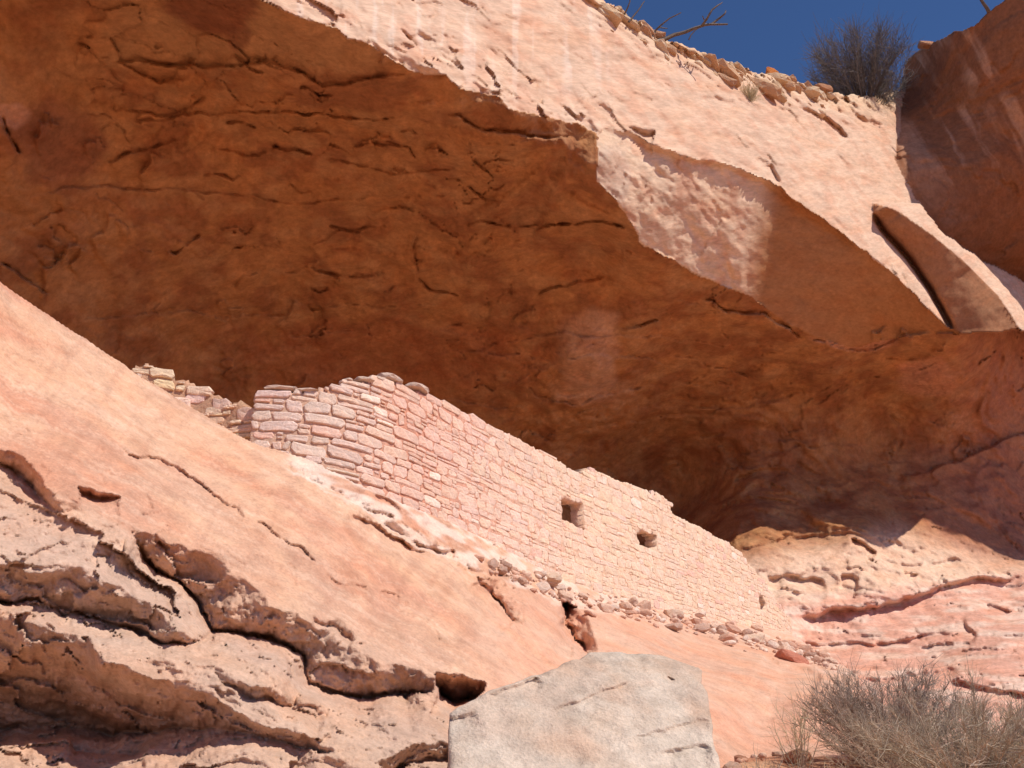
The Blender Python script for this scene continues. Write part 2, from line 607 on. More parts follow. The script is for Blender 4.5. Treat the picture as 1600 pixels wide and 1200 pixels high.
# traced flake edges and cracks of the ceiling and the back wall
for poly, h, w, L, g in [
    ([(160, 92), (240, 98), (320, 104), (370, 100), (415, 93), (445, 105), (480, 115), (510, 133), (540, 132), (590, 120), (645, 112)], .5, 7, 60, .1),
    ([(425, 62), (420, 78), (414, 92)], .12, 4, 12, .08), ([(465, 135), (485, 136), (497, 148), (520, 150)], .3, 6, 16, .1),
    ([(0, 180), (8, 195), (25, 235), (32, 240)], .5, 8, 40, .12), ([(0, 410), (30, 428), (60, 448), (80, 458)], .5, 8, 30, .15),
    ([(425, 226), (450, 232), (475, 240), (492, 242)], .45, 8, 16, .2), ([(330, 228), (365, 238), (400, 242), (425, 232)], .2, 5, 14, .08),
    ([(160, 255), (200, 238), (240, 232), (270, 218), (300, 218)], .26, 6, 22, .1), ([(315, 272), (350, 272), (362, 278), (378, 272)], .2, 6, 10, .12),
    ([(480, 415), (500, 424), (530, 430), (560, 432), (585, 428), (608, 420)], .55, 10, 26, .25), ([(440, 422), (465, 424), (484, 416)], .2, 5, 14, .06),
    ([(262, 388), (275, 396), (290, 380), (315, 366)], .3, 6, 16, .16), ([(365, 445), (385, 430), (405, 424)], .2, 5, 14, .08),
    ([(366, 385), (375, 388), (390, 382)], .22, 5, 9, .1), ([(516, 352), (540, 360), (560, 358), (580, 350)], .25, 6, 12, .12),
    ([(648, 360), (648, 400), (655, 435), (672, 454), (700, 458), (728, 464)], .4, 6, 24, .16), ([(690, 175), (715, 177), (730, 190), (760, 203), (800, 206), (850, 214), (905, 215)], .6, 9, 30, .16),
    ([(735, 215), (738, 245), (755, 262), (775, 282)], .45, 8, 18, .12), ([(732, 290), (760, 312), (785, 310)], .35, 7, 14, .12), ([(720, 350), (760, 345), (800, 356), (845, 350), (875, 356)], .25, 6, 16, .1),
    ([(830, 360), (880, 350), (940, 345), (985, 362)], .5, 8, 24, .12), ([(840, 462), (870, 448), (910, 440), (950, 432)], .34, 7, 18, .14), ([(800, 498), (820, 486), (835, 484)], .22, 5, 10, .1),
    ([(968, 514), (1000, 506), (1030, 500)], .34, 6, 12, .14), ([(1090, 466), (1115, 470), (1135, 484), (1165, 488), (1195, 490), (1230, 512), (1262, 532)], .6, 9, 30, .16),
    ([(758, 550), (785, 554), (818, 548)], .3, 6, 12, .14), ([(820, 595), (835, 615), (860, 626), (905, 632), (930, 620), (985, 606), (1040, 600)], .34, 7, 24, .08),
    ([(1040, 555), (1085, 562), (1105, 570), (1150, 578), (1180, 590)], .26, 6, 16, .1), ([(1060, 690), (1110, 680), (1140, 675), (1165, 672)], .22, 6, 14, .1),
    ([(1390, 640), (1410, 675), (1405, 700), (1385, 725)], .4, 7, 18, .1), ([(1400, 745), (1450, 735), (1510, 712), (1560, 690), (1612, 668)], .9, 14, 60, .1),
    ([(1125, 500), (1130, 520), (1145, 530)], .3, 6, 12, .1), ([(1262, 524), (1320, 546), (1370, 540), (1410, 525), (1460, 515)], .5, 8, 26, .1),
    ([(540, 232), (580, 222), (620, 228)], .18, 5, 14, .08), ([(600, 220), (640, 232), (650, 250)], .2, 5, 12, .1), ([(440, 525), (500, 520), (560, 515)], .16, 6, 20, .05),
    ([(880, 560), (920, 552), (960, 558)], .14, 5, 14, .05), ([(1080, 600), (1120, 596), (1150, 602)], .2, 6, 14, .08), ([(690, 620), (740, 632), (800, 636)], .2, 6, 18, .06),
    ([(960, 560), (1000, 556), (1040, 566)], .2, 6, 16, .08), ([(350, 195), (380, 190), (405, 196)], .2, 5, 12, .1), ([(205, 190), (260, 186), (330, 150)], .16, 6, 22, .04)]:
    feature(S, WX, WY, poly, -h * .5, 3, L * 1.3, .04 + g * 1.5, 2.0)

Rc = np.random.default_rng(42)
for poly in ([(40, 300), (180, 292), (330, 300), (480, 318), (620, 300)], [(100, 500), (260, 486), (420, 492), (560, 474), (700, 480)], [(640, 560), (760, 540), (900, 520), (1040, 528), (1180, 545)], [(820, 690), (960, 668), (1100, 640), (1260, 625)],
             [(180, 170), (320, 180), (440, 172), (560, 186), (660, 180)], [(1150, 640), (1260, 610), (1380, 590), (1500, 560)], [(500, 250), (620, 268), (720, 262)], [(1100, 720), (1240, 700), (1370, 690)]):
    feature(S, WX, WY, resample(poly, 30) + Rc.normal(0, 3, (len(resample(poly, 30)), 2)), -.10, 3, 40, .10, 1.8)
for k in range(150):
    cx, cy = Rc.uniform(-10, 1610), Rc.uniform(60, 800)
    ok = inside(np.array([cx]), np.array([cy + 25.0]), ceil_poly)[0]
    if not ok or (cx > 1150 and cy > 760):
        continue
    ln = Rc.choice([14, 22, 34, 55], p=[.35, .3, .22, .13]) * Rc.uniform(.8, 1.3)
    a0 = Rc.normal(-.12, .4)
    cur = Rc.normal(0, .9)
    q, ang, poly = np.array([cx, cy]), a0 - cur / 2, []
    for i in range(6):
        poly.append(q.copy())
        q = q + ln / 5 * np.array([math.cos(ang), math.sin(ang)])
        ang += cur / 5 + Rc.normal(0, .35)
    feature(S, WX, WY, poly, -Rc.uniform(.04, .26), 3, ln * Rc.uniform(.3, .8), Rc.uniform(.0, .13) * (Rc.random() < .7), Rc.uniform(1.2, 2.0))

# ledges of the sunlit floor at the right
for poly, h, w, L, g in [
    ([(1235, 962), (1265, 958), (1300, 948), (1350, 945), (1400, 938), (1440, 925), (1480, 908), (1520, 900), (1560, 902), (1612, 898)], .9, 9, 50, .1),
    ([(1195, 905), (1225, 895), (1260, 902), (1290, 900)], .5, 7, 24, .1), ([(1330, 838), (1350, 846), (1372, 862)], .45, 6, 18, .1), ([(1315, 895), (1345, 902)], .45, 7, 16, .1),
    ([(1150, 860), (1190, 846), (1240, 838), (1330, 826)], .3, 6, 24, .05), ([(1240, 1000), (1300, 1004), (1380, 1004), (1440, 990), (1500, 985)], .4, 6, 30, .06),
    ([(1500, 960), (1515, 980), (1530, 992)], .4, 6, 16, .06), ([(1480, 1060), (1540, 1070), (1612, 1085)], .7, 8, 50, .1), ([(1350, 1060), (1420, 1050), (1500, 1040)], .3, 6, 30, .05),
    ([(1380, 870), (1430, 880), (1500, 870)], .25, 6, 24, .05), ([(1540, 940), (1575, 950), (1612, 945)], .3, 6, 20, .06)]:
    feature(S, WX, WY, poly, h, w, L, g, 3)

# rock relief in metres, sampled in the place itself
P0 = at(X, Yc, S).reshape(-1, 3)
low_right_full = sstep(0, 60, Y - np.interp(X, [900, 1160, 1400, 1560, 1700], [900, 845, 800, 850, 870])) * sstep(1080, 1180, X)
act = (~((Y > np.interp(X, [0, 215, 390, 540, 600, 900, 1150, 1240, 1330], [500, 640, 740, 670, 660, 800, 950, 1060, 1130])) & (X < 1330))).ravel()
flat = lambda a: a.ravel()[act]
P0 = P0[act]
crc, crs, crw, crd = flat(R_ceil), flat(R_slab), flat(R_wedge), flat(R_dark)
low_right = flat(low_right_full)
rel = np.zeros(len(P0))
warp = np.stack([fbm(P0 * 0.35 + 5, 2), fbm(P0 * 0.35 + 25, 2), fbm(P0 * 0.35 + 45, 2)], -1)
Q = P0 + 1.1 * warp
big = fbm(Q * np.array([0.22, 0.22, 0.4]), 4)
flk = terrace(fbm(Q * np.array([0.42, 0.42, 0.75]) + 3, 4, gain=.55), 7.0, .12)
flk2 = terrace(fbm(Q * np.array([1.0, 1.0, 1.7]) + 13, 3, gain=.55), 5.0, .14)
fine = fbm(P0 * 3.2, 3)
amp = np.clip(fbm(P0 * 0.16 + 70, 2) + 0.55, 0.1, 1.2)
n0 = len(P0)
pl, pt, pe = np.zeros(n0), np.zeros(n0), np.ones(n0)
vis = (flat(X) > -20) & (flat(X) < 1620) & (flat(Y) > -20) & (flat(Y) < 1130) & (flat(over) < 5)
lv, tlt, ed = plates(Q[vis] * np.array([1, 1, 1.7]) + .35 * np.stack([fbm(P0[vis] * 1.4 + k, 3) for k in (5, 25, 45)], -1), 1.7)
pl[vis], pt[vis], pe[vis] = lv, tlt, ed
flakes = sstep(-.15, .45, fbm(P0 * 0.25 + 70, 3))
crack = np.exp(-(pe / 0.045) ** 2) * flakes
rel += crc * (0.34 * big + 0.30 * flk * amp + flakes * (0.11 * pl + .12 * pt) + 0.07 * crack + 0.12 * flk2 * amp + 0.03 * fine) * (1 - low_right)
bed = terrace(fbm(Q * np.array([0.45, 0.45, 1.5]) + 33, 4, gain=.55), 6.0, .10)
fp = vis & (low_right > 0.01)
fv, ft, fe = np.zeros(n0), np.zeros(n0), np.ones(n0)
Qf = P0[fp] + .3 * np.stack([fbm(P0[fp] * 1.5 + k, 3) for k in (5, 25, 45)], -1)
a_, b_, c_ = plates(Qf * np.array([.8, .8, 2.4]) + 50, 1.1, 5)
fv[fp], ft[fp], fe[fp] = a_, b_, c_
rel += crc * low_right * (0.26 * big + 0.18 * bed + 0.07 * fv + .12 * ft + 0.025 * fine)
# outer face: gently scooped, lineation running down to the right
tl = np.array([0.62, 0.48, -0.62]); tl /= np.linalg.norm(tl)
al = P0 @ tl
ac = P0 - al[:, None] * tl
Qs = ac * 1.0 + al[:, None] * tl * 0.22
rel += crs * (0.20 * big + 0.055 * terrace(fbm(Qs * 0.9 + 8, 4), 6, .12) * sstep(-.2, .4, fbm(P0 * .3 + 9, 2)) + 0.03 * fbm(Qs * 3, 3) + sstep(-.1, .4, fbm(P0 * .3 + 19, 2)) * (.05 * pl + .10 * pt))
dlip = np.full(n0, 1e3)
mL = vis & crs & (flat(X) < 960) & (flat(Y) < 240)
dlip[mL] = polydist(flat(WX)[mL], flat(WY)[mL], LIP)[0]
lipr = np.zeros(n0)
nb = vis & crs & (dlip < 90)
Qn = P0[nb] + .25 * np.stack([fbm(P0[nb] * 1.5 + k, 3) for k in (5, 25, 45)], -1)
a_, b_, c_ = plates(Qn * np.array([1, 1, 1.6]) + 70, 1.2, 29)
a2, b2_, c2 = plates(Qn + 20, .45, 39)
lipr[nb] = (a_ * .12 + b_ * .22 + a2 * .02 + b2_ * .05 + .15 * fbm(Qn * .8, 3)) * sstep(85, 25, dlip[nb] + 30 * fbm(P0[nb] * .5, 2))
rel += lipr
rel *= np.where(flat(R_fin), .12, 1.0)
wp = vis & crw
wv, wt_ = np.zeros(n0), np.zeros(n0)
Qw = P0[wp] + .25 * np.stack([fbm(P0[wp] * 1.5 + k, 3) for k in (5, 25, 45)], -1)
a_, b_, c_ = plates(Qw + 20, 1.3, 9)
a2, b2_, c2 = plates(Qw + 20, .5, 19)
wv[wp], wt_[wp] = a_ * .05 + a2 * .015, b_ * .08 + b2_ * .02
smoothw = sstep(1120, 1240, flat(WX))
rel += crw * (.55 * (0.5 * fbm(Q * 0.35 + 90, 3) + .10 * fbm(P0 * np.array([.6, .6, 2.2]) @ np.array([[.8, 0, .6], [0, 1, 0], [-.6, 0, .8]]) * 1.3, 5, gain=.6) * 1.1 + wv + wt_ + .05 * fine) * (1 - .8 * smoothw) + .1 * big * smoothw)
rel += crd * (0.3 * big + 0.05 * pl + 0.02 * fine + .05 * pt)
rimprox = np.exp(-np.maximum(flat(Yc - rimy[None, :]), 0) / 28.0) * (flat(X) > 850) * (flat(X) < 1400)
rel += rimprox * (0.6 * terrace(fbm(P0 * np.array([.8, .8, 2.2]) + 50, 4), 5, .10) + .25 * pl)
rel_full = np.zeros(X.size)
rel_full[act] = rel
Sd = S + rel_full.reshape(shp)
P = at(X, Yc, Sd)
# mesa top: rows above the rim run back into the hill
back = np.array([-0.45, 0.88, 0.05])
bk = np.where((X > 1404)[..., None], np.array([.85, .5, -.05]), back)
P = P + (over[..., None] * 0.12) * bk + np.where(over[..., None] > 0, np.array([0, 0, -0.0]), 0)

CL_gx, CL_gy, CL_P = gx, gy, P
# rock colours; the fin's brown also has shade painted in
c_pale, c_pink = lin(206, 172, 146), lin(198, 152, 125)
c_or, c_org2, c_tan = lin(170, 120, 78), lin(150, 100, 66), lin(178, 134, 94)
c_red, c_sal = lin(206, 156, 134), lin(214, 182, 162)
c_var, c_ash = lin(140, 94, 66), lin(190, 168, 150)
n = len(P0)
px_, py_ = flat(WX), flat(WY)
m1 = sstep(-0.3, 0.4, fbm(P0 * 0.6 + 7, 5, gain=.62))[:, None]
m2 = sstep(-0.1, 0.6, fbm(P0 * np.array([1.1, 1.1, 1.6]) + 77, 4))[:, None]
m3 = sstep(-0.2, 0.5, fbm(P0 * np.array([.8, .8, 3.0]) + 177, 4))[:, None]
colr = np.zeros((n, 3))
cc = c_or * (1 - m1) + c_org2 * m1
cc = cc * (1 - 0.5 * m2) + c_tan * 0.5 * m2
def blob(cx, cy, rx, ry, soft=.5):
    q = ((px_ - cx) / rx) ** 2 + ((py_ - cy) / ry) ** 2 + 0.55 * fbm(P0 * 0.9 + cx, 3)
    return sstep(1 + soft, 1 - soft, q)[:, None]
tanb = sstep(112, 88, py_ - 0.02 * px_)[:, None] * sstep(120, 190, px_)[:, None] * sstep(680, 560, px_)[:, None]
cc = cc * (1 - .8 * tanb) + lin(176, 134, 94) * .8 * tanb
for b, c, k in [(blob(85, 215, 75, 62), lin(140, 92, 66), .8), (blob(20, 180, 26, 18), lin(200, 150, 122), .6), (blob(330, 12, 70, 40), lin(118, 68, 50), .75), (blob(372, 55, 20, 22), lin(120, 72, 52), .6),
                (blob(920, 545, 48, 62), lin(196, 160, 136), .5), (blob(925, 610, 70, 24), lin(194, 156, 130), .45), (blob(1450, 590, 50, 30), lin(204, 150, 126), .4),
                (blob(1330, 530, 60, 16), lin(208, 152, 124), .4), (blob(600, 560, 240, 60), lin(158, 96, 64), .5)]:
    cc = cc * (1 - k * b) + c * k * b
rose = sstep(1380, 1560, px_ + 0.3 * (py_ - 700))[:, None] * .55
cc = cc * (1 - rose) + lin(164, 110, 90) * rose
fl_c = c_red * (1 - m3) + c_sal * m3
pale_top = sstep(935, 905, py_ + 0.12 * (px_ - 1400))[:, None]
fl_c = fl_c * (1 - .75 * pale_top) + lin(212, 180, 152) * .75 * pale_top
lr_ = low_right[:, None]
cc = cc * (1 - lr_) + fl_c * lr_
sc = c_pale * (1 - .6 * m2) + c_pink * .6 * m2
wash = sstep(.1, .5, fbm(np.stack([px_ / 17, py_ / 240, 0 * px_], -1), 3))[:, None] * sstep(190, 90, py_)[:, None] * sstep(1000, 900, px_)[:, None]
sc = sc * (1 - .3 * wash) + lin(230, 212, 196) * .3 * wash
wc = lin(212, 182, 154) * (1 - m2) + lin(202, 162, 134) * m2
gry = blob(955, 275, 30, 45)
wc = wc * (1 - .5 * gry) + c_ash * .5 * gry
wr = sstep(1150, 1210, px_ + .2 * (py_ - 400))[:, None]
wc = wc * (1 - wr) + (c_or * .9) * wr
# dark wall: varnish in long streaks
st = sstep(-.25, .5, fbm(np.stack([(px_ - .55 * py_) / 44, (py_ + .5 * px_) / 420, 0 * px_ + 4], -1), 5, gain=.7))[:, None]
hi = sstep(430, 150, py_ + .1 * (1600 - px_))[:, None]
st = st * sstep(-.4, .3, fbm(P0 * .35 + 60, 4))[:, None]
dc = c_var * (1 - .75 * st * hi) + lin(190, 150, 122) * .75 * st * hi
fc = lin(160, 114, 82)  # stained brown, darkened further to stand in for shade on the fin's face
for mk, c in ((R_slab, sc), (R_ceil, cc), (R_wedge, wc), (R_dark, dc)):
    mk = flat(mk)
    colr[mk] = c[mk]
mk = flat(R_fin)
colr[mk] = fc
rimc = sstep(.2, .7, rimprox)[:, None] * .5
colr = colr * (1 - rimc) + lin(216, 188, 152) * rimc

colf_ = np.tile(c_or, (X.size, 1))
colf_[act] = colr
colr = colf_
nx, ny = len(gx), len(gy)
idx = np.arange(nx * ny).reshape(ny, nx)
F = np.stack([idx[:-1, :-1], idx[1:, :-1], idx[1:, 1:], idx[:-1, 1:]], -1).reshape(-1, 4)
reg = np.zeros(shp, int)
reg[R_wedge] = 1
reg[R_ceil] = 2
reg[R_dark] = 3
reg[R_ceil & (low_right_full > .5)] = 4
freg = reg[:-1, :-1].ravel()
cliff = tag(empty('cliff', (0, 30, 0)), kind='structure')
PV = P.reshape(-1, 3) - np.array([0, 30, 0])
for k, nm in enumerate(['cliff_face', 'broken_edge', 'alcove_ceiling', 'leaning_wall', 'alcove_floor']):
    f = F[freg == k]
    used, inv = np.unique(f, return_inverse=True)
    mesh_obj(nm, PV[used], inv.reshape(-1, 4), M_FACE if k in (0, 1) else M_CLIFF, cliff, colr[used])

# ------------------------------------------------------------------ the slickrock slope in front
TOP_X = [-460, 0, 100, 215, 300, 390, 430, 480, 560, 640, 720, 800, 880, 1000, 1100, 1230, 1300, 1360, 1420]
TOP_Y = [120, 440, 507, 584, 636, 690, 702, 716, 756, 790, 822, 864, 905, 945, 966, 985, 1030, 1062, 1110]
CREST = [(390, 692), (450, 735), (520, 772), (560, 795), (610, 832), (680, 865), (740, 893), (775, 905), (830, 925), (890, 950), (960, 962), (1030, 975), (1110, 985), (1200, 1010), (1290, 1052)]
gx2 = axis(-450, -12, 1360, 1420, 2.4, 18)
gy2 = axis(100, 430, 1215, 1500, 2.4, 18)
X, Y = np.meshgrid(gx2, gy2)
shp = X.shape
topy = np.interp(gx2, TOP_X, TOP_Y) + 2.0 * fbm(np.stack([gx2 / 30, 0 * gx2 + 8.3, 0 * gx2], -1), 3)
Yc = np.maximum(Y, topy[None, :])
over = np.maximum(topy[None, :] - Y, 0)
wq = np.stack([X.ravel() / 45, Yc.ravel() / 45, 0 * X.ravel()], -1)
WX = X + (6 * fbm(wq + 90, 5, gain=.62)).reshape(shp)
WY = Yc + (6 * fbm(wq + 130, 5, gain=.62)).reshape(shp)
sc_ = [(-450, 130, 8.6), (-450, 600, 6.2), (-450, 1200, 4.8), (0, 440, 11.0), (100, 507, 11.6), (215, 584, 12.2), (300, 636, 12.5), (390, 690, 12.1), (430, 702, 12.05), (480, 716, 12.0),
       (560, 757, 12.2), (640, 790, 12.7), (720, 822, 14.0), (800, 864, 15.0), (880, 905, 16.3), (1000, 945, 18.5), (1100, 966, 21.0), (1230, 985, 26.0), (1300, 1030, 20), (1360, 1062, 17),
       (0, 620, 9.4), (0, 800, 7.8), (0, 1000, 6.7), (0, 1200, 6.0), (200, 750, 9.0), (200, 950, 7.3), (200, 1200, 6.1), (400, 850, 9.2), (400, 1000, 7.6), (400, 1200, 6.3),
       (600, 950, 9.6), (600, 1080, 7.9), (600, 1200, 6.8), (760, 1000, 10.4), (800, 1100, 9.0), (800, 1250, 7.5), (900, 1050, 11.6), (1000, 1000, 14.6), (1100, 1060, 13.2), (1100, 1200, 9.6), (1200, 1030, 17.0),
       (1200, 1120, 12.6), (1290, 1055, 15.5), (1300, 1120, 12.6), (1200, 1250, 9.0), (1400, 1250, 8.6), (700, 1450, 5.6), (0, 1450, 5), (1300, 1450, 6.5)]
slope = tps([(a, b) for a, b, c in sc_], [c for a, b, c in sc_], 2e-4)
S = slope(X, Yc)
# the shelf behind the crest sits a little farther off
d, sd, fr = polydist(WX, WY, CREST)
S += np.where(sd < 0, 0.55 * sstep(0, 5, d) * np.exp(-d / 26.0), 0) * sstep(0, .12, fr) * (WX > 400)
for poly, h, w, L, g in [
    # thin flakes on the smooth sheet
    ([(180, 690), (200, 708), (240, 712), (290, 735), (340, 772), (365, 790), (400, 812)], .12, 4, 40, .05), ([(400, 812), (440, 838), (480, 860), (500, 880)], .09, 4, 30, .04),
    ([(510, 890), (540, 912), (575, 916)], .06, 4, 20, .02), ([(600, 920), (625, 925)], .07, 4, 10, .03), ([(672, 922), (680, 940)], .05, 3, 8, .02),
    # shelf and broken rock under the wall
    ([(540, 800), (580, 812), (640, 846), (690, 862), (740, 886), (775, 898)], .35, 9, 16, .1), ([(560, 790), (600, 800), (620, 808)], .14, 5, 10, .05), ([(650, 845), (680, 855), (710, 858)], .2, 6, 12, .06),
    ([(850, 900), (880, 912), (895, 930)], .4, 10, 16, .1), ([(1190, 1020), (1220, 1032), (1250, 1040), (1288, 1052)], .5, 9, 20, .08), ([(860, 1005), (880, 1000), (900, 1008)], .2, 10, 16, .05)]:
    feature(S, WX, WY, poly, h, w, L, g, 4)
for up, lo, h, L, th, g in [
    # broken lower edge of the smooth sheet
    ([(-40, 690), (0, 705), (40, 718), (70, 745), (96, 798)], [(-40, 715), (0, 725), (35, 745), (62, 775), (92, 800)], .45, 40, 26, .08),
    ([(118, 760), (150, 764), (192, 778)], [(125, 772), (155, 780), (190, 782)], .3, 25, 14, .05),
    ([(203, 828), (245, 838), (290, 858), (330, 866), (385, 905), (420, 945), (480, 965), (520, 985), (545, 1005), (590, 1033), (660, 1045), (684, 1062)],
     [(205, 836), (245, 892), (285, 912), (310, 945), (332, 986), (395, 992), (440, 1005), (472, 1022), (486, 1066), (530, 1084), (570, 1093), (612, 1082), (670, 1086)], .92, 32, 60, .22),
    ([(488, 955), (530, 972), (560, 992)], [(492, 966), (525, 985), (552, 1000)], .2, 18, 14, .05),
    ([(680, 1050), (720, 1055), (760, 1072)], [(684, 1082), (715, 1098), (748, 1086)], 1.4, 12, 26, .1),
    # second row of blocks
    ([(-40, 880), (20, 888), (45, 893), (110, 888), (160, 905), (200, 925), (245, 945), (275, 985), (300, 1000), (332, 986)], [(-40, 920), (20, 945), (60, 935), (106, 962), (150, 969), (200, 984), (250, 1000), (288, 1008), (320, 1004)], .6, 34, 45, .16),
    # deep overhang at the foot
    ([(-60, 930), (0, 948), (50, 976), (90, 985), (140, 997), (170, 1034), (220, 1054), (290, 1070), (350, 1100), (400, 1128), (470, 1148), (530, 1174)],
     [(-60, 1135), (0, 1140), (100, 1132), (170, 1146), (250, 1140), (330, 1138), (420, 1152), (500, 1180)], 2.0, 60, 110, .1),
    ([(330, 1050), (400, 1072), (450, 1086), (520, 1108)], [(345, 1064), (400, 1090), (450, 1104), (512, 1118)], .22, 30, 18, .05),
    ([(590, 1188), (640, 1165), (700, 1160)], [(600, 1205), (650, 1190), (705, 1188)], .5, 20, 24, .05),
    ([(110, 1150), (170, 1160), (230, 1165)], [(110, 1168), (170, 1180), (230, 1178)], .25, 20, 18, .05),
    # faces below the ruin
    ([(745, 893), (780, 897), (806, 910), (818, 945), (820, 972)], [(748, 905), (768, 930), (786, 955), (806, 978)], 1.0, 14, 34, .15),
    ([(912, 950), (922, 975), (930, 1000), (936, 1018)], [(883, 940), (886, 972), (898, 998), (914, 1018)], 1.5, 4, 24, .3)]:
    overhang(S, WX, WY, up, lo, h, L, th, g, 3.5)
Rs = np.random.default_rng(78)
for k in range(170):
    cx = Rs.uniform(-10, 1250)
    cy = np.interp(cx, TOP_X, TOP_Y) + Rs.uniform(8, 330)
    ln = Rs.uniform(8, 60)
    ang = Rs.normal(.55, .3)
    q, poly = np.array([cx, cy]), []
    for i in range(6):
        poly.append(q.copy())
        q = q + ln / 5 * np.array([math.cos(ang), math.sin(ang)])
        ang += Rs.normal(0, .35)
    feature(S, WX, WY, poly, Rs.uniform(.006, .05), 2.5, Rs.uniform(6, 24), Rs.uniform(0, .025), 2.0)
P0 = at(X, Yc, S).reshape(-1, 3)
px_, py_ = WX.ravel(), WY.ravel()
rough = sstep(-20, 70, py_ - np.interp(px_, [-450, 0, 100, 200, 300, 400, 500, 600, 690, 760], [640, 700, 770, 810, 850, 905, 950, 1010, 1050, 1150])) * sstep(740, 690, px_)
shelf = sstep(4, -4, py_ - np.interp(px_, [c[0] for c in CREST], [c[1] for c in CREST])) * sstep(430, 470, px_)
warp = np.stack([fbm(P0 * 0.8 + 5, 2), fbm(P0 * 0.8 + 25, 2), fbm(P0 * 0.8 + 45, 2)], -1)
Q = P0 + .5 * warp
rel = .22 * fbm(Q * .5 + 4, 3) + .02 * fbm(P0 * 3.0, 4, gain=.6)
rp = rough > .01
jw = np.stack([fbm(P0[rp] * 2.2 + k, 4, gain=.6) for k in (5, 25, 45)], -1)
rg_, rh_, ri_ = plates(P0[rp] * np.array([1, 1, 1.7]) + .10 * jw, 1.15, 13)
ra, rb, rc = plates(P0[rp] * np.array([1, 1, 1.6]) + .08 * jw, .5, 3)
rd, re_, rf = plates(P0[rp] + .05 * jw, .17, 23)
rel[rp] += rough[rp] * (.05 * rg_ + .17 * rh_ + .03 * ra + .10 * rb + .004 * rd + .03 * re_ + .035 * fbm(P0[rp] * 4.5, 5, gain=.68))
bandl = np.stack([(px_ * .53 - py_) * .85 / 9, (px_ + .6 * py_) / 230, 0 * px_], -1)
rel += (1 - rough) * .016 * terrace(fbm(bandl, 3), 4, .3)
rel += shelf * (.10 * terrace(fbm(Q * np.array([1.2, 1.2, 4]) + 9, 4), 5, .15) + .02 * fbm(P0 * 8, 3))
lowR = sstep(700, 800, px_) * sstep(900, 980, py_)
rel += lowR * (.07 * terrace(fbm(Q * np.array([.8, .8, 1.6]) + 19, 3), 5, .14))
P = at(X, Yc, S + rel.reshape(shp))
# behind the crest the rock runs level into the alcove
P = P + (over[..., None] * .045) * np.array([-.35, .93, .0]) + (np.minimum(over[..., None] * .01, .25)) * np.array([0, 0, -1.])
P[..., 2] -= np.maximum(X - 1340, 0) * .06
SL_gx, SL_gy, SL_P = gx2, gy2, P
c_s1, c_s2, c_grey = lin(208, 164, 134), lin(198, 144, 116), lin(188, 160, 140)
m1 = sstep(-.3, .4, fbm(P0 * 1.1 + 3, 4))[:, None]
# gentle bands running with the slope
bandc = (px_ * .53 - py_) * .85
m2 = sstep(-.2, .5, fbm(np.stack([bandc / 55, (px_ + .6 * py_) / 420, 0 * px_], -1), 4))[:, None]
colr = c_s1 * (1 - m2) + c_s2 * m2
vn = sstep(0, .5, fbm(P0 * np.array([.7, .7, .9]) + 31, 4) - .1)[:, None]
colr = colr * (1 - .5 * vn) + lin(180, 138, 114) * .5 * vn
dv, _, _ = polydist(px_, py_, [(60, 680), (180, 735), (320, 815), (430, 890), (560, 985), (640, 1020)])
vb = sstep(62, 30, dv + 40 * fbm(P0 * 1.3 + 12, 4))[:, None] * sstep(-.5, .1, fbm(P0 * 2.2 + 3, 3))[:, None]
colr = colr * (1 - .6 * vb) + lin(184, 142, 118) * .65 * vb
thin = sstep(.05, .5, fbm(bandl * np.array([1.3, 1, 1]) + 9, 4, gain=.65))[:, None]
colr = colr * (1 - .28 * thin) + lin(226, 190, 164) * .28 * thin
pit = sstep(.42, .6, fbm(P0 * 7 + 3, 3))[:, None]
colr = colr * (1 - .22 * pit) + lin(160, 112, 88) * .22 * pit
stain = sstep(.1, .5, fbm(np.stack([(px_ + .55 * py_) / 26, (py_ - .4 * px_) / 200, 0 * px_ + 2], -1), 4, gain=.6))[:, None]
colr = colr * (1 - .22 * stain) + lin(176, 126, 102) * .22 * stain
rg = rough[:, None]
colr = colr * (1 - .8 * rg) + (c_grey * (1 - m1) + lin(196, 162, 138) * m1) * .8 * rg
sh = shelf[:, None] * sstep(-.35, .2, fbm(P0 * np.array([1.5, 1.5, 4]) + 55, 3))[:, None]
colr = colr * (1 - .75 * sh) + lin(226, 202, 184) * .75 * sh
rr = lowR[:, None] * .6
colr = colr * (1 - rr) + (lin(212, 158, 130) * m1 + lin(206, 166, 142) * (1 - m1)) * rr
nx, ny = len(gx2), len(gy2)
idx = np.arange(nx * ny).reshape(ny, nx)
F = np.stack([idx[:-1, :-1], idx[1:, :-1], idx[1:, 1:], idx[:-1, 1:]], -1).reshape(-1, 4)
o = mesh_obj('slickrock_slope', P.reshape(-1, 3), F, M_SLOPE, None, colr, smooth=False)
tag(o, kind='structure')

# ------------------------------------------------------------------ ground, far out to the horizon
g1 = np.concatenate([-np.geomspace(900, 14, 26), np.linspace(-13, 13, 105), np.geomspace(14, 900, 26)])
GX, GY = np.meshgrid(g1, g1)
def ground_z(x, y):
    x = np.asarray(x, float); y = np.asarray(y, float)
    q = np.stack([x.ravel(), y.ravel(), 0 * x.ravel()], -1)
    z = .155 * np.clip(y, -30, 11) + .05 * np.clip(x, -8, 30) * sstep(0, 8, y) - .012 * np.clip(np.abs(x), 0, 60)
    return z + (.12 * fbm(q * .6, 3) + .03 * fbm(q * 2.4, 3)).reshape(x.shape)
GZ = ground_z(GX, GY)
n1 = len(g1)
idx = np.arange(n1 * n1).reshape(n1, n1)
F = np.stack([idx[:-1, :-1], idx[:-1, 1:], idx[1:, 1:], idx[1:, :-1]], -1).reshape(-1, 4)
V = np.stack([GX, GY, GZ], -1).reshape(-1, 3)
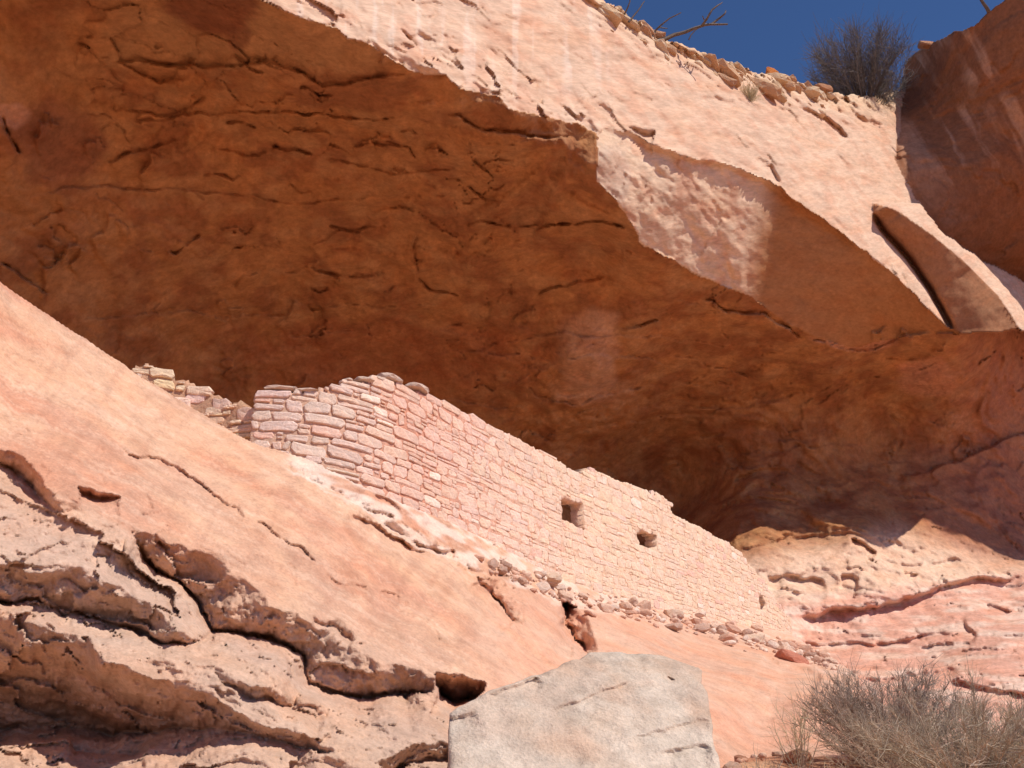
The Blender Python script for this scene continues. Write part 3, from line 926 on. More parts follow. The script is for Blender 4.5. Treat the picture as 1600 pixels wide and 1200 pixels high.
mg = sstep(-.3, .4, fbm(V * .8, 3))[:, None]
o = mesh_obj('ground', V, F, M_GROUND, None, lin(196, 150, 116) * (1 - mg) + lin(182, 128, 98) * mg)
tag(o, kind='structure')
def cliff_point(px, py):
    """world point of the cliff surface met by a bearing"""
    i = np.clip(np.searchsorted(CL_gx, px), 0, len(CL_gx) - 1)
    j = np.clip(np.searchsorted(CL_gy, py), 0, len(CL_gy) - 1)
    return CL_P[j, i]


# ------------------------------------------------------------------ the ruin: stone walls
class Path:
    def __init__(self, pts):
        """pts: (bearing, y distance, row)"""
        xy = []
        for px, y, row in pts:
            d = at(px, row, 1.0) - np.array([0, 0, EYE])
            xy.append((d[0] / d[1] * y, y))
        xy = np.array(xy)
        # smooth with a Catmull-Rom spline
        dense = []
        for i in range(len(xy) - 1):
            p0, p1, p2, p3 = xy[max(i - 1, 0)], xy[i], xy[i + 1], xy[min(i + 2, len(xy) - 1)]
            for t in np.linspace(0, 1, 24, endpoint=False):
                dense.append(.5 * ((2 * p1) + (-p0 + p2) * t + (2 * p0 - 5 * p1 + 4 * p2 - p3) * t ** 2 + (-p0 + 3 * p1 - 3 * p2 + p3) * t ** 3))
        dense.append(xy[-1])
        self.d = np.array(dense)
        self.c = np.concatenate([[0], np.cumsum(np.linalg.norm(np.diff(self.d, axis=0), axis=1))])
        self.len = self.c[-1]

    def pos(self, s):
        return np.stack([np.interp(s, self.c, self.d[:, k]) for k in (0, 1)], -1)

    def nrm(self, s):
        t = self.pos(np.asarray(s) + .06) - self.pos(np.asarray(s) - .06)
        t /= np.linalg.norm(t, axis=-1, keepdims=True) + 1e-9
        return np.stack([t[..., 1], -t[..., 0]], -1)

    def w(self, s, z, o):
        s = np.asarray(s, float)
        p = self.pos(s) + self.nrm(s) * np.asarray(o, float)[..., None]
        return np.concatenate([p, np.broadcast_to(np.asarray(z, float), s.shape)[..., None]], -1)


def profile(path, line):
    """height of the wall where its face meets a traced line"""
    ss = np.linspace(0, path.len, 400)
    zs = np.linspace(EYE + .5, EYE + 8, 900)
    p = path.pos(ss)
    PP = np.zeros((len(ss), len(zs), 3))
    PP[..., :2] = p[:, None]
    PP[..., 2] = zs[None]
    a, b, _ = project(PP)
    lx, ly = np.array(line).T
    diff = np.abs(b - np.interp(a, lx, ly))
    return ss, zs[diff.argmin(1)]


def build_wall(root, path, top, base, holes, level, thick, course_h, stone_l, relief_of, colour_of, mortar_of, keep, rs, hmul=lambda s: 1.0, capline=None):
    R = np.random.default_rng(rs)
    ts, tz = profile(path, top)
    bs_, bz = profile(path, base)
    org = np.array(root.location)
    topf = lambda s: np.interp(s, ts, tz)
    basef = lambda s: np.interp(s, bs_, bz) - .22
    datum = (lambda s: 0 * np.asarray(s, float)) if level is None else (lambda s: np.interp(s, bs_, bz) - np.interp(0, bs_, bz))
    hz = []
    for poly in holes:                                       # openings traced on the face -> (s, z)
        pts = []
        ss = np.linspace(0, path.len, 1200)
        for (hx, hy) in poly:
            zz = np.full(len(ss), EYE + 3.0)
            d = at(hx, hy, 1.0) - np.array([0, 0, EYE])
            q = path.pos(ss)
            cr = np.abs(q[:, 0] * d[1] - q[:, 1] * d[0]) + 100 * (q @ d[:2] < 0)
            k = cr.argmin()
            pts.append((ss[k], EYE + d[2] / d[1] * q[k, 1]))
        hz.append(np.array(pts))
    # ---- mud core
    cs = .045
    sa = np.arange(0, path.len + cs, cs)
    za = np.arange(float(bz.min()) - .3, float(tz.max()) + .1, cs)
    SS, ZZ = np.meshgrid(sa, za)
    cellS, cellZ = SS[:-1, :-1] + cs / 2, ZZ[:-1, :-1] + cs / 2
    tn = .03 * fbm(np.stack([sa / .12, 0 * sa, 0 * sa + rs], -1), 2)
    solid = (cellZ < topf(cellS) - .02) & (cellZ > basef(cellS))
    for h in hz:
        solid &= ~inside(cellS, cellZ, h)
    rec = np.vectorize(lambda q: relief_of(q)[0])(sa)
    q3 = np.stack([SS.ravel(), ZZ.ravel(), 0 * SS.ravel()], -1)
    rough_ = (.012 * fbm(q3 * 6, 3) + .006 * fbm(q3 * 22, 2)).reshape(SS.shape)
    fo = -rec[None, :] + rough_
    # open edges wander a little
    jit = .018
    SJ = SS + R.uniform(-jit, jit, SS.shape)
    ZJ = ZZ + R.uniform(-jit, jit, SS.shape)
    Vf = path.w(SJ.ravel(), ZJ.ravel(), fo.ravel())
    Vb = path.w(SJ.ravel(), ZJ.ravel(), (fo * 0 - thick).ravel())
    nS = len(sa)
    id_ = np.arange(SS.size).reshape(SS.shape)
    off = SS.size
    jj, ii = np.nonzero(solid)
    F = [np.stack([id_[jj, ii], id_[jj, ii + 1], id_[jj + 1, ii + 1], id_[jj + 1, ii]], -1),
         np.stack([id_[jj, ii], id_[jj + 1, ii], id_[jj + 1, ii + 1], id_[jj, ii + 1]], -1) + off]
    pad = np.pad(solid, 1)
    for dj, di, e in ((0, 1, ((0, 1), (1, 1))), (0, -1, ((1, 0), (0, 0))), (1, 0, ((1, 1), (1, 0))), (-1, 0, ((0, 0), (0, 1)))):
        b = solid & ~pad[1 + dj:1 + dj + solid.shape[0], 1 + di:1 + di + solid.shape[1]]
        j, i = np.nonzero(b)
        a0 = id_[j + e[0][0], i + e[0][1]]
        a1 = id_[j + e[1][0], i + e[1][1]]
        F.append(np.stack([a0, a0 + off, a1 + off, a1], -1))
    F = np.concatenate(F)
    V = np.concatenate([Vf, Vb]) - org
    mc = np.array([mortar_of(q) for q in sa])
    C = np.concatenate([np.tile(mc, (len(za), 1)), np.tile(mc, (len(za), 1))])
    used, inv = np.unique(F, return_inverse=True)
    mesh_obj('mud_mortar', V[used], inv.reshape(-1, 4), M_STONE, root, C[used], smooth=False)
    # ---- stones
    stones = []
    z = float(bz.min()) - .25 if level is None else float(np.interp(0, bs_, bz)) - .25
    zmax = float((tz - datum(ts)).max()) + .12
    k = 0
    while z < zmax:
        h = R.uniform(*course_h)
        s = -R.uniform(0, .3)
        while s < path.len:
            hm = hmul(s)
            l = R.uniform(*stone_l) * (1.35 if R.random() < .16 else 1) * hm
            s0, s1 = max(s, 0), min(s + l, path.len)
            s = s + l
            if s1 - s0 < .07:
                continue
            wob = .05 * noise(np.array([[s0 * 1.3, k * .37, rs]]))[0]
            dz = float(datum((s0 + s1) / 2))
            z0, z1 = z + wob + dz, z + h + wob + dz
            pieces = [(s0, s1, z0, z1)]
            rr_ = R.random()
            if h > .115 and rr_ < .30:                       # two thin stones in place of one
                zm = z0 + h * R.uniform(.3, .7)
                sm_ = s0 + (s1 - s0) * R.uniform(.35, .65)
                pieces = [(s0, s1, z0, zm), (s0, s1, zm, z1)] if R.random() < .5 else [(s0, s1, z0, zm), (s0, sm_, zm, z1), (sm_, s1, zm, z1)]
            elif rr_ < .42:                                  # a small spall beside a short stone
                sm_ = s0 + (s1 - s0) * R.uniform(.62, .8)
                zm = z0 + h * R.uniform(.4, .6)
                pieces = [(s0, sm_, z0, z1), (sm_, s1, z0, zm), (sm_, s1, zm, z1)]
            for (p0, p1, q0, q1) in pieces:
                sm, zm = (p0 + p1) / 2, (q0 + q1) / 2
                tp = float(topf(sm))
                if zm > tp or zm < float(basef(sm)) + .1:
                    continue
                if q1 > tp + .05:
                    q1 = tp + R.uniform(0, .03)
                if q1 - q0 < .035:
                    continue
                for hp in hz:
                    if hp[:, 1].min() < zm < hp[:, 1].max():
                        a, b = hp[:, 0].min(), hp[:, 0].max()
                        if p0 < b and p1 > a:
                            if sm < (a + b) / 2: p1 = min(p1, a)
                            else: p0 = max(p0, b)
                if p1 - p0 < .06:
                    continue
                stones.append((p0, p1, q0, q1))
        z += h
        k += 1
    out = []
    for (p0, p1, q0, q1) in stones:
        sm = (p0 + p1) / 2
        rec, gap, varo, puff = relief_of(sm)
        g = gap * R.uniform(.4, 1.9)
        a, b, c, d_ = p0 + g, p1 - g, q0 + g * .8, q1 - g * .8
        if b - a < .03 or d_ - c < .02:
            continue
        hh = d_ - c
        j = lambda f=.2: R.uniform(-f, f) * min(hh, .12)
        cut = min(hh * .5, (b - a) * .26)
        ring = [(a + cut * R.uniform(.2, 1), c + j(.08)), (b - cut * R.uniform(.2, 1), c + j(.08)), (b + j(.1), c + cut * R.uniform(.2, 1)), (b + j(.1), d_ - cut * R.uniform(.2, 1)),
                (b - cut * R.uniform(.2, 1), d_ + j(.08)), (a + cut * R.uniform(.2, 1), d_ + j(.08)), (a + j(.1), d_ - cut * R.uniform(.2, 1)), (a + j(.1), c + cut * R.uniform(.2, 1))]
        ring = np.array(ring)
        ring[:, 1] += (ring[:, 0] - (a + b) / 2) * R.normal(0, .035) + (ring[:, 0] > (a + b) / 2) * R.uniform(-.08, .08) * hh
        ring[:, 0] += (ring[:, 1] - (c + d_) / 2) * R.normal(0, .16)
        # midpoints keep long edges from being straight
        mid0 = (ring[0] + ring[1]) / 2 + [0, R.uniform(-.1, .1) * hh]
        mid1 = (ring[4] + ring[5]) / 2 + [0, R.uniform(-.1, .1) * hh]
        ring = np.concatenate([ring[:1], [mid0], ring[1:5], [mid1], ring[5:]])
        cen = ring.mean(0)
        f0 = R.uniform(-varo, varo)
        tx, tz_ = R.uniform(-.06, .06) * puff * 10, R.uniform(-.12, .12) * puff * 10
        nr = len(ring)
        inn = cen + (ring - cen) * np.array([1 - min(.012, .1 * (b - a)) * 2 / (b - a + 1e-6), 1 - min(.010, .14 * hh) * 2 / hh])
        inn2 = cen + (ring - cen) * .55
        def off_(r, base_): return base_ + (r[:, 0] - cen[0]) * tx + (r[:, 1] - cen[1]) * tz_
        deep = -rec - .05
        S_ = np.concatenate([ring[:, 0], ring[:, 0], inn[:, 0], inn2[:, 0], [cen[0]]])
        Z_ = np.concatenate([ring[:, 1], ring[:, 1], inn[:, 1], inn2[:, 1], [cen[1]]])
        O_ = np.concatenate([np.full(nr, deep), off_(ring, f0 - puff * .9 - .004), off_(inn, f0) + R.uniform(-.003, .003, nr), off_(inn2, f0 + puff * .4) + R.uniform(-.006, .006, nr) * (puff * 60), [f0 + puff * .45]])
        Vw = path.w(S_, Z_, O_)
        Fs = []
        for r in range(3):
            for e in range(nr):
                n_ = (e + 1) % nr
                Fs.append((r * nr + e, r * nr + n_, (r + 1) * nr + n_, (r + 1) * nr + e))
        for e in range(nr):
            Fs.append((3 * nr + e, 3 * nr + (e + 1) % nr, 4 * nr))
        _, _, dep = project(Vw[-1])
        out.append(((b - a) * hh / dep ** 2, Vw, Fs, colour_of(sm, (q0 + q1) / 2, R)))
    out.sort(key=lambda t: -t[0])
    for a_, Vw, Fs, c in out[:keep]:
        o_ = Vw[-1]
        ob = mesh_obj('stone', Vw - o_, Fs, M_STONE, root, c, smooth=False)
        ob.location = o_ - org
    rest = out[keep:]
    if rest:
        V, F2, C = [], [], []
        n_ = 0
        for a_, Vw, Fs, c in rest:
            V.append(Vw - org)
            C.append(np.tile(c, (len(Vw), 1)))
            F2 += [tuple(i + n_ for i in f) for f in Fs]
            n_ += len(Vw)
        ob = mesh_obj('distant_stones', np.concatenate(V), F2, M_STONE, root, np.concatenate(C), smooth=False)
        ob['kind'] = 'stuff'
    return path, topf, basef


main_path = Path([(393, 11.6, 650), (480, 11.7, 665), (555, 12.05, 680), (640, 12.85, 700), (720, 14.0, 735), (900, 17.2, 815), (1050, 20.3, 870), (1160, 23.6, 920), (1210, 25.6, 945), (1233, 27.4, 965), (1236, 29.2, 970)])
TOP = [(380, 618), (400, 615), (455, 607), (470, 611), (540, 600), (600, 592), (640, 604), (690, 626), (740, 650), (800, 680), (850, 706), (905, 739), (914, 743), (917, 729), (985, 756), (1044, 780), (1050, 800), (1110, 832), (1150, 856), (1180, 892), (1205, 925), (1230, 962), (1260, 980)]
BASE = [(380, 680), (395, 688), (430, 708), (480, 730), (540, 768), (600, 788), (720, 838), (780, 872), (880, 918), (1000, 952), (1100, 975), (1200, 996), (1260, 998)]
WINDOWS = [[(877, 778), (911, 786), (914, 829), (879, 811)], [(994, 834), (1003, 829), (1020, 832), (1027, 840), (1025, 858), (1012, 858), (1000, 850)], [(1186, 932), (1191, 930), (1198, 946), (1196, 957), (1189, 952)]]


def relief_main(s):
    k = float(np.clip((s - 1.2) / 2.6, 0, 1))
    return (.024 * (1 - k) + .008 * k, .011 * (1 - k) + .004 * k, .012 * (1 - k) + .003 * k, .0045 * (1 - k) + .0015 * k)


def col_main(s, z, R):
    k = float(np.clip((s - 1.2) / 1.6, 0, 1))
    far = float(np.clip((s - 4) / 4, 0, 1))
    c = lin(216, 189, 172) * (1 - k) + lin(226, 193, 172) * k
    c = c * (1 - far) + lin(228, 198, 172) * far
    red = float(np.exp(-((s - 2.6) / 1.1) ** 2)) * .5
    c = c * (1 - red) + lin(216, 172, 150) * red
    v = R.normal(1, .03)
    c = c * v * np.array([1, R.normal(1, .012), R.normal(1, .02)])
    if R.random() < .02:
        c = lin(236, 214, 194)
    if R.random() < .04:
        c = lin(224, 184, 164)
    return np.clip(c, 0, .95)


def mort_main(s):
    k = float(np.clip((s - 1.0) / 1.6, 0, 1))
    far = float(np.clip((s - 4.5) / 4, 0, 1))
    c = lin(200, 166, 142) * (1 - k) + lin(214, 168, 144) * k
    red = float(np.exp(-((s - 2.8) / 1.5) ** 2))
    c = c * (1 - red) + lin(204, 148, 124) * red
    return c * (1 - far) + lin(222, 188, 160) * far


root = empty('ruined_wall', (float(main_path.pos(4)[0]), float(main_path.pos(4)[1]), EYE + 3.0))
tag(root, 'long curving dry-stone ruin wall with three small window openings under the alcove', 'wall')
build_wall(root, main_path, TOP, BASE, WINDOWS, None, .27, (.09, .18), (.16, .56), relief_main, col_main, mort_main, 300, 3)
# loose cap stones along the wall top, each a part of the wall
R = np.random.default_rng(21)
ts, tz = profile(main_path, TOP)
pxs, _, _ = project(np.concatenate([main_path.pos(ts), tz[:, None]], 1))


def rock_mesh(name, seed, npl=13, flat_=1.0, sub=3, rough_=.05):
    """angular stone: a ball cut by random planes"""
    R = np.random.default_rng(seed)
    bm = bmesh.new()
    bmesh.ops.create_icosphere(bm, subdivisions=sub, radius=1.0)
    D = np.array([v.co[:] for v in bm.verts])
    nn = R.normal(size=(npl, 3))
    nn[:, 2] *= 1.2
    nn = np.concatenate([nn, [[0, 0, 1], [0, 0, -1], [1, .1, 0], [-1, .1, 0], [.1, 1, 0], [0, -1, .1]]])
    nn /= np.linalg.norm(nn, axis=1, keepdims=True)
    dd = R.uniform(.62, .9, len(nn))
    r = (dd[None] / np.maximum(D @ nn.T, 1e-3)).min(1)
    Pq = D * np.minimum(r, 1.1)[:, None]
    Pq += D * (rough_ * fbm(Pq * 2.2 + seed, 3))[:, None]
    Pq[:, 2] *= flat_
    for v, p in zip(bm.verts, Pq):
        v.co = p
    me = bpy.data.meshes.new(name)
    bm.to_mesh(me)
    bm.free()
    return me


for (cx, w_, h_, dz) in [(437, 55, 12, .05), (549, 17, 13, .05), (573, 24, 12, .03), (592, 30, 12, .02), (617, 38, 14, .07), (662, 44, 13, .05), (478, 40, 10, .02)]:
    i = np.abs(pxs - cx).argmin()
    p = main_path.w(np.array(ts[i]), tz[i] + dz, np.array(-.10))
    dep = project(p)[2]
    me = rock_mesh('cap_stone', cx, flat_=1, sub=2, rough_=.04)
    a = me.color_attributes.new('rock', 'FLOAT_COLOR', 'POINT')
    c = np.ones((len(me.vertices), 4), np.float32)
    c[:, :3] = lin(222, 194, 174)
    a.data.foreach_set('color', c.ravel())
    me.materials.append(M_STONE)
    o = bpy.data.objects.new('cap_stone', me)
    COL.objects.link(o)
    o.parent = root
    o.location = p - np.array(root.location)
    t_ = main_path.nrm(np.array(ts[i]))
    o.rotation_euler = (R.uniform(-.1, .1), R.uniform(-.12, .12), math.atan2(t_[1], t_[0]) + math.pi / 2)
    o.scale = (w_ * dep / FPX * .68, .17, h_ * dep / FPX * .5)

# low wall running up the slickrock to the left
low_path = Path([(203, 11.7, 590), (250, 11.8, 606), (300, 11.9, 628), (350, 11.85, 650), (396, 11.75, 668)])
LOW_TOP = [(190, 584), (208, 573), (226, 566), (255, 577), (262, 584), (300, 596), (332, 614), (362, 630), (368, 622), (392, 636), (410, 645)]
LOW_BASE = [(190, 578), (210, 590), (260, 618), (300, 642), (350, 668), (397, 695), (410, 700)]
low_root = empty('low_wall', (float(low_path.pos(1)[0]), float(low_path.pos(1)[1]), EYE + 3.8))
tag(low_root, 'short low run of tumbled pale stones climbing the slickrock left of the long wall', 'wall')
build_wall(low_root, low_path, LOW_TOP, LOW_BASE, [], 1, .3, (.12, .19), (.24, .5), lambda s: (.03, .009, .018, .012),
           lambda s, z, R: np.clip(lin(218, 188, 160) * R.normal(1, .07) * np.array([1, R.normal(1, .03), R.normal(1, .05)]), 0, .95), lambda s: lin(186, 146, 118), 300, 31)

# ------------------------------------------------------------------ loose rocks
def set_rock(me, mat, col):
    a = me.color_attributes.new('rock', 'FLOAT_COLOR', 'POINT')
    c = np.ones((len(me.vertices), 4), np.float32)
    c[:, :3] = col
    a.data.foreach_set('color', c.ravel())
    me.materials.append(mat)
    return me


def put_rock(name, me, p, size, rot, label, cat, group=None):
    o = bpy.data.objects.new(name, me)
    COL.objects.link(o)
    o.location = p
    o.scale = size
    o.rotation_euler = rot
    tag(o, label, cat, group)
    return o


def slope_point(px, py):
    i = np.clip(np.searchsorted(SL_gx, px), 0, len(SL_gx) - 1)
    j = np.clip(np.searchsorted(SL_gy, py), 0, len(SL_gy) - 1)
    return SL_P[j, i]


ORD = ['first', 'second', 'third', 'fourth', 'fifth', 'sixth', 'seventh', 'eighth', 'ninth', 'tenth', 'eleventh', 'twelfth', 'thirteenth', 'fourteenth', 'fifteenth', 'sixteenth', 'seventeenth', 'eighteenth',
       'nineteenth', 'twentieth', 'twenty-first', 'twenty-second', 'twenty-third', 'twenty-fourth', 'twenty-fifth', 'twenty-sixth', 'twenty-seventh', 'twenty-eighth', 'twenty-ninth', 'thirtieth']


def scatter(items, limit, name, grit_name, group, zones, noun, grit_label):
    """items: (size in photo units, mesh, location, scale, rotation). The largest become things, the rest one heap of grit."""
    items = sorted(items, key=lambda t: -t[0])
    big, small = items[:limit], items[limit:]
    big = sorted(big, key=lambda t: project(np.array(t[2]))[0])
    cnt = {}
    for sz, me, loc, sc, rot in big:
        x = float(project(np.array(loc))[0])
        z = [t for e, t in zones if x < e][0]
        cnt[z] = cnt.get(z, 0) + 1
        put_rock(name, me, loc, sc, rot, '%s, %s from left among those %s' % (noun, ORD[cnt[z] - 1], z), 'rock', group)
    if small:
        V, F, C, n_ = [], [], [], 0
        for sz, me, loc, sc, rot in small:
            co = np.zeros(len(me.vertices) * 3, np.float32)
            me.vertices.foreach_get('co', co)
            M = np.array(Matrix.LocRotScale(Vector(loc), __import__('mathutils').Euler(rot), Vector(sc)))
            v = co.reshape(-1, 3) @ M[:3, :3].T + M[:3, 3]
            col = np.array(me.color_attributes['rock'].data[0].color[:3])
            V.append(v); C.append(np.tile(col, (len(v), 1)))
            f = np.array([p.vertices[:] for p in me.polygons])
            F.append(f + n_)
            n_ += len(v)
        o = mesh_obj(grit_name, np.concatenate(V), np.concatenate(F), M_STONE, None, np.concatenate(C), smooth=False)
        tag(o, grit_label, 'rubble', kind='stuff')


R = np.random.default_rng(5)
rub = [set_rock(rock_mesh('rubble_%d' % k, 100 + k, npl=9, sub=2), M_STONE, [lin(220, 184, 160), lin(206, 162, 138), lin(226, 198, 178), lin(198, 162, 142)][k % 4]) for k in range(10)]
FOOT = np.array([(735, 868), (790, 895), (830, 912), (880, 935), (920, 945), (960, 952), (1010, 965), (1060, 975), (1110, 985), (1160, 1000), (1210, 1012), (1260, 1025), (1310, 1045)], float)
foot = resample(FOOT, 4.2)
items = []
for k in range(430):
    u_ = R.random() ** .75
    fx, fy = foot[int(u_ * (len(foot) - 1))]
    fx, fy = fx + R.normal(0, 6), fy + R.normal(-4, 7)
    q = slope_point(fx, fy)
    dep = project(q)[2]
    sp = R.choice([2.5, 3.5, 5, 7, 10, 14], p=[.22, .26, .24, .15, .09, .04])
    sz = sp * dep / FPX
    items.append((sp, rub[k % 10], q + np.array([0, 0, sz * .25]), (sz * R.uniform(.8, 1.6), sz * R.uniform(.8, 1.3), sz * R.uniform(.5, .95)), (R.uniform(-.5, .5), R.uniform(-.5, .5), R.uniform(0, 6.3))))
scatter(items, 60, 'rubble_stone', 'rubble_grit', 'rubble stones along the wall foot',
        [(850, 'left of the dark slot below the wall'), (960, 'below the square window'), (1060, 'below the middle window'), (1170, 'between middle and smallest window'), (9999, 'below the right wall end')],
        'sandstone rubble', 'small broken sandstone rubble strewn along the foot of the ruin wall')
for nm, px, py, w, h, label in [('pale_block', 1050, 962, 34, 20, 'pale squarish block leaning at the wall foot below the middle window'), ('rubble_block', 858, 905, 30, 22, 'tan block wedged under the wall foot left of the dark slot'),
                                ('red_slab', 1232, 1030, 62, 22, 'long red slab of rock lying below the right end of the wall'), ('tan_block', 1178, 1000, 34, 22, 'tan angular block among rubble below the smallest window')]:
    q = slope_point(px, py)
    dep = project(q)[2]
    me = set_rock(rock_mesh(nm, px, npl=8, sub=3, rough_=.04), M_STONE, lin(196, 128, 104) if 'red' in nm else lin(214, 184, 160))
    put_rock(nm, me, q + np.array([0, .05, .02]), (w * dep / FPX * .6, .25, h * dep / FPX * .65), (.1, .25 if 'red' in nm else -.1, .5), label, 'rock')

# the grey boulder in front
def polytope(name, corners, sub, mat, colf, crack=None, rough_=.02):
    C = np.array(corners)
    bm = bmesh.new()
    for c in C:
        bm.verts.new(c)
    bmesh.ops.convex_hull(bm, input=bm.verts)
    bm.normal_update()
    cen = C.mean(0)
    nn, dd = [], []
    for f in bm.faces:
        n_ = np.array(f.normal)
        d_ = n_ @ (np.array(f.verts[0].co) - cen)
        if d_ < 0: n_, d_ = -n_, -d_
        nn.append(n_); dd.append(d_)
    bm.free()
    nn, dd = np.array(nn), np.array(dd)
    bm = bmesh.new()
    bmesh.ops.create_icosphere(bm, subdivisions=sub, radius=1.0)
    D = np.array([v.co[:] for v in bm.verts])
    Fa = [tuple(v.index for v in f.verts) for f in bm.faces]
    bm.free()
    t = dd[None] / np.maximum(D @ nn.T, 1e-4)
    ts_ = np.sort(t, 1)
    r = ts_[:, 0]
    V = cen + D * r[:, None]
    V += D * (rough_ * 2.2 * fbm(V * 1.3, 3) + rough_ * .5 * fbm(V * 5, 4, gain=.6))[:, None]
    # worn edges
    edge = np.exp(-((ts_[:, 1] - ts_[:, 0]) / .05))
    V -= D * (edge * (.012 + .03 * np.maximum(fbm(V * 4 + 9, 3), 0)))[:, None]
    if crack:
        a, b, s_ = project(V)
        S_ = s_.copy()
        front = ((V - np.array([0, 0, EYE])) * D).sum(1) < 0
        wx = a + 3 * fbm(np.stack([a / 25, b / 25, 0 * a], -1), 3)
        wy = b + 3 * fbm(np.stack([a / 25, b / 25, 0 * a + 7], -1), 3)
        for poly, h, w, L, g in crack:
            feature(S_, wx, wy, poly, h, w, L, g, 3)
        k = np.where(front, S_ / s_, 1)[:, None]
        V = (V - np.array([0, 0, EYE])) * k + np.array([0, 0, EYE])
    org = np.array([cen[0], cen[1], V[:, 2].min()])
    o = mesh_obj(name, V - org, np.array(Fa), mat, None, colf(V))
    o.location = org
    return o


fr_pts = [(698, 1112, 6.0), (742, 1084, 6.15), (840, 1050, 6.45), (922, 1018, 6.95), (1042, 1020, 7.2), (1100, 1042, 7.0), (1112, 1120, 6.45), (1134, 1215, 5.95), (1150, 1420, 5.3), (690, 1420, 5.0), (706, 1210, 5.55)]
corners = [at(*p) for p in fr_pts]
corners += [at(a, b, c) + np.array([.15, 1.3, -.55]) for a, b, c in fr_pts]
def bcol(V):
    m = sstep(-.3, .4, fbm(V * 1.6, 4))[:, None]
    m2_ = sstep(.0, .5, fbm(V * np.array([4, 4, 9]) + 5, 4))[:, None]
    c = lin(196, 177, 158) * (1 - m) + lin(188, 164, 144) * m
    return c * (1 - .35 * m2_) + lin(172, 152, 134) * .35 * m2_
b = polytope('grey_boulder', corners, 7, M_BOULDER, bcol, crack=[
    ([(860, 1110), (900, 1096), (930, 1082), (965, 1070), (990, 1060)], .035, 3, 40, .012), ([(985, 1152), (1030, 1140), (1070, 1130), (1115, 1120)], .03, 3, 40, .012), ([(700, 1120), (730, 1118), (745, 1112)], .05, 4, 20, .02),
    ([(838, 1055), (842, 1062), (850, 1066)], .05, 4, 10, .03), ([(1050, 1168), (1080, 1164), (1112, 1165)], .06, 5, 30, .01), ([(1052, 1168), (1056, 1185), (1058, 1210)], .05, 6, 20, .04),
    ([(760, 1085), (800, 1070), (840, 1056)], .04, 5, 30, .0), ([(1052, 1050), (1056, 1058), (1054, 1066)], .05, 5, 8, .04)], rough_=.013)
tag(b, 'large flat-faced grey sandstone boulder in the foreground below the ruin', 'boulder')

# ------------------------------------------------------------------ plants
def tubes(name, lines, mat, parent=None):
    """lines: list of (points[k,3], radii[k]); three-sided tapering twigs in one mesh"""
    V, F = [], []
    n_ = 0
    ang = np.array([0, 2.094, 4.189])
    for pts, rad in lines:
        pts = np.asarray(pts, float)
        k = len(pts)
        t = np.gradient(pts, axis=0)
        t /= np.linalg.norm(t, axis=1, keepdims=True) + 1e-9
        u = np.cross(t, [0.31, .77, .12])
        u /= np.linalg.norm(u, axis=1, keepdims=True) + 1e-9
        w = np.cross(t, u)
        ring = pts[:, None] + (u[:, None] * np.cos(ang)[None, :, None] + w[:, None] * np.sin(ang)[None, :, None]) * np.asarray(rad)[:, None, None]
        V.append(ring.reshape(-1, 3))
        for i in range(k - 1):
            for e in range(3):
                a, b = n_ + i * 3 + e, n_ + i * 3 + (e + 1) % 3
                F.append((a, b, b + 3, a + 3))
        n_ += 3 * k
    return mesh_obj(name, np.concatenate(V), np.array(F), mat, parent)


def shrub(name, base, rad, hgt, stems, twigs, mat_s, mat_t, label, cat, seed, group=None, r0=.012, rt=.0028, up=.7, bend=.3, tl=.35):
    R = np.random.default_rng(seed)
    root = empty(name, base)
    L1, L2 = [], []
    for i in range(stems):
        a = R.uniform(0, 6.283)
        q = math.sqrt(R.random())
        d = np.array([math.cos(a) * q * rad, math.sin(a) * q * rad, hgt * (1 - .45 * q ** 2) * R.uniform(.7, 1.05)])
        p0 = np.array([math.cos(a), math.sin(a), 0]) * q * rad * .18 + np.array([0, 0, -.05])
        m = 6
        tt = np.linspace(0, 1, m)[:, None]
        p = p0 + d * tt + np.array([0, 0, 1]) * (hgt * bend * (tt * (1 - tt))) * (1 if R.random() < up else -1) + np.cumsum(R.normal(0, .025 * hgt, (m, 3)), 0) * tt
        L1.append((p, np.linspace(r0, r0 * .25, m) * R.uniform(.6, 1.2)))
        for k in range(twigs):
            f = R.uniform(.25, 1.0)
            s = p0 + 0 * d
            j = f * (m - 1)
            i0 = min(int(j), m - 2)
            s = p[i0] * (1 - (j - i0)) + p[i0 + 1] * (j - i0)
            dd = d / np.linalg.norm(d) * .7 + R.normal(0, .55, 3) + np.array([0, 0, .35])
            dd *= tl * hgt * R.uniform(.35, 1.0) / np.linalg.norm(dd)
            m2 = 4
            t2 = np.linspace(0, 1, m2)[:, None]
            q2 = s + dd * t2 + np.cumsum(R.normal(0, .018 * hgt, (m2, 3)), 0) * t2
            L2.append((q2, np.linspace(rt, rt * .45, m2) * R.uniform(.7, 1.3)))
    tubes('stems', L1, mat_s, root)
    tubes('twigs', L2, mat_t, root)
    tag(root, label, cat, group)
    return root


def gpt(px, py, s):
    p = at(px, py, s)
    p[2] = float(ground_z(np.array(p[0]), np.array(p[1])))
    return p


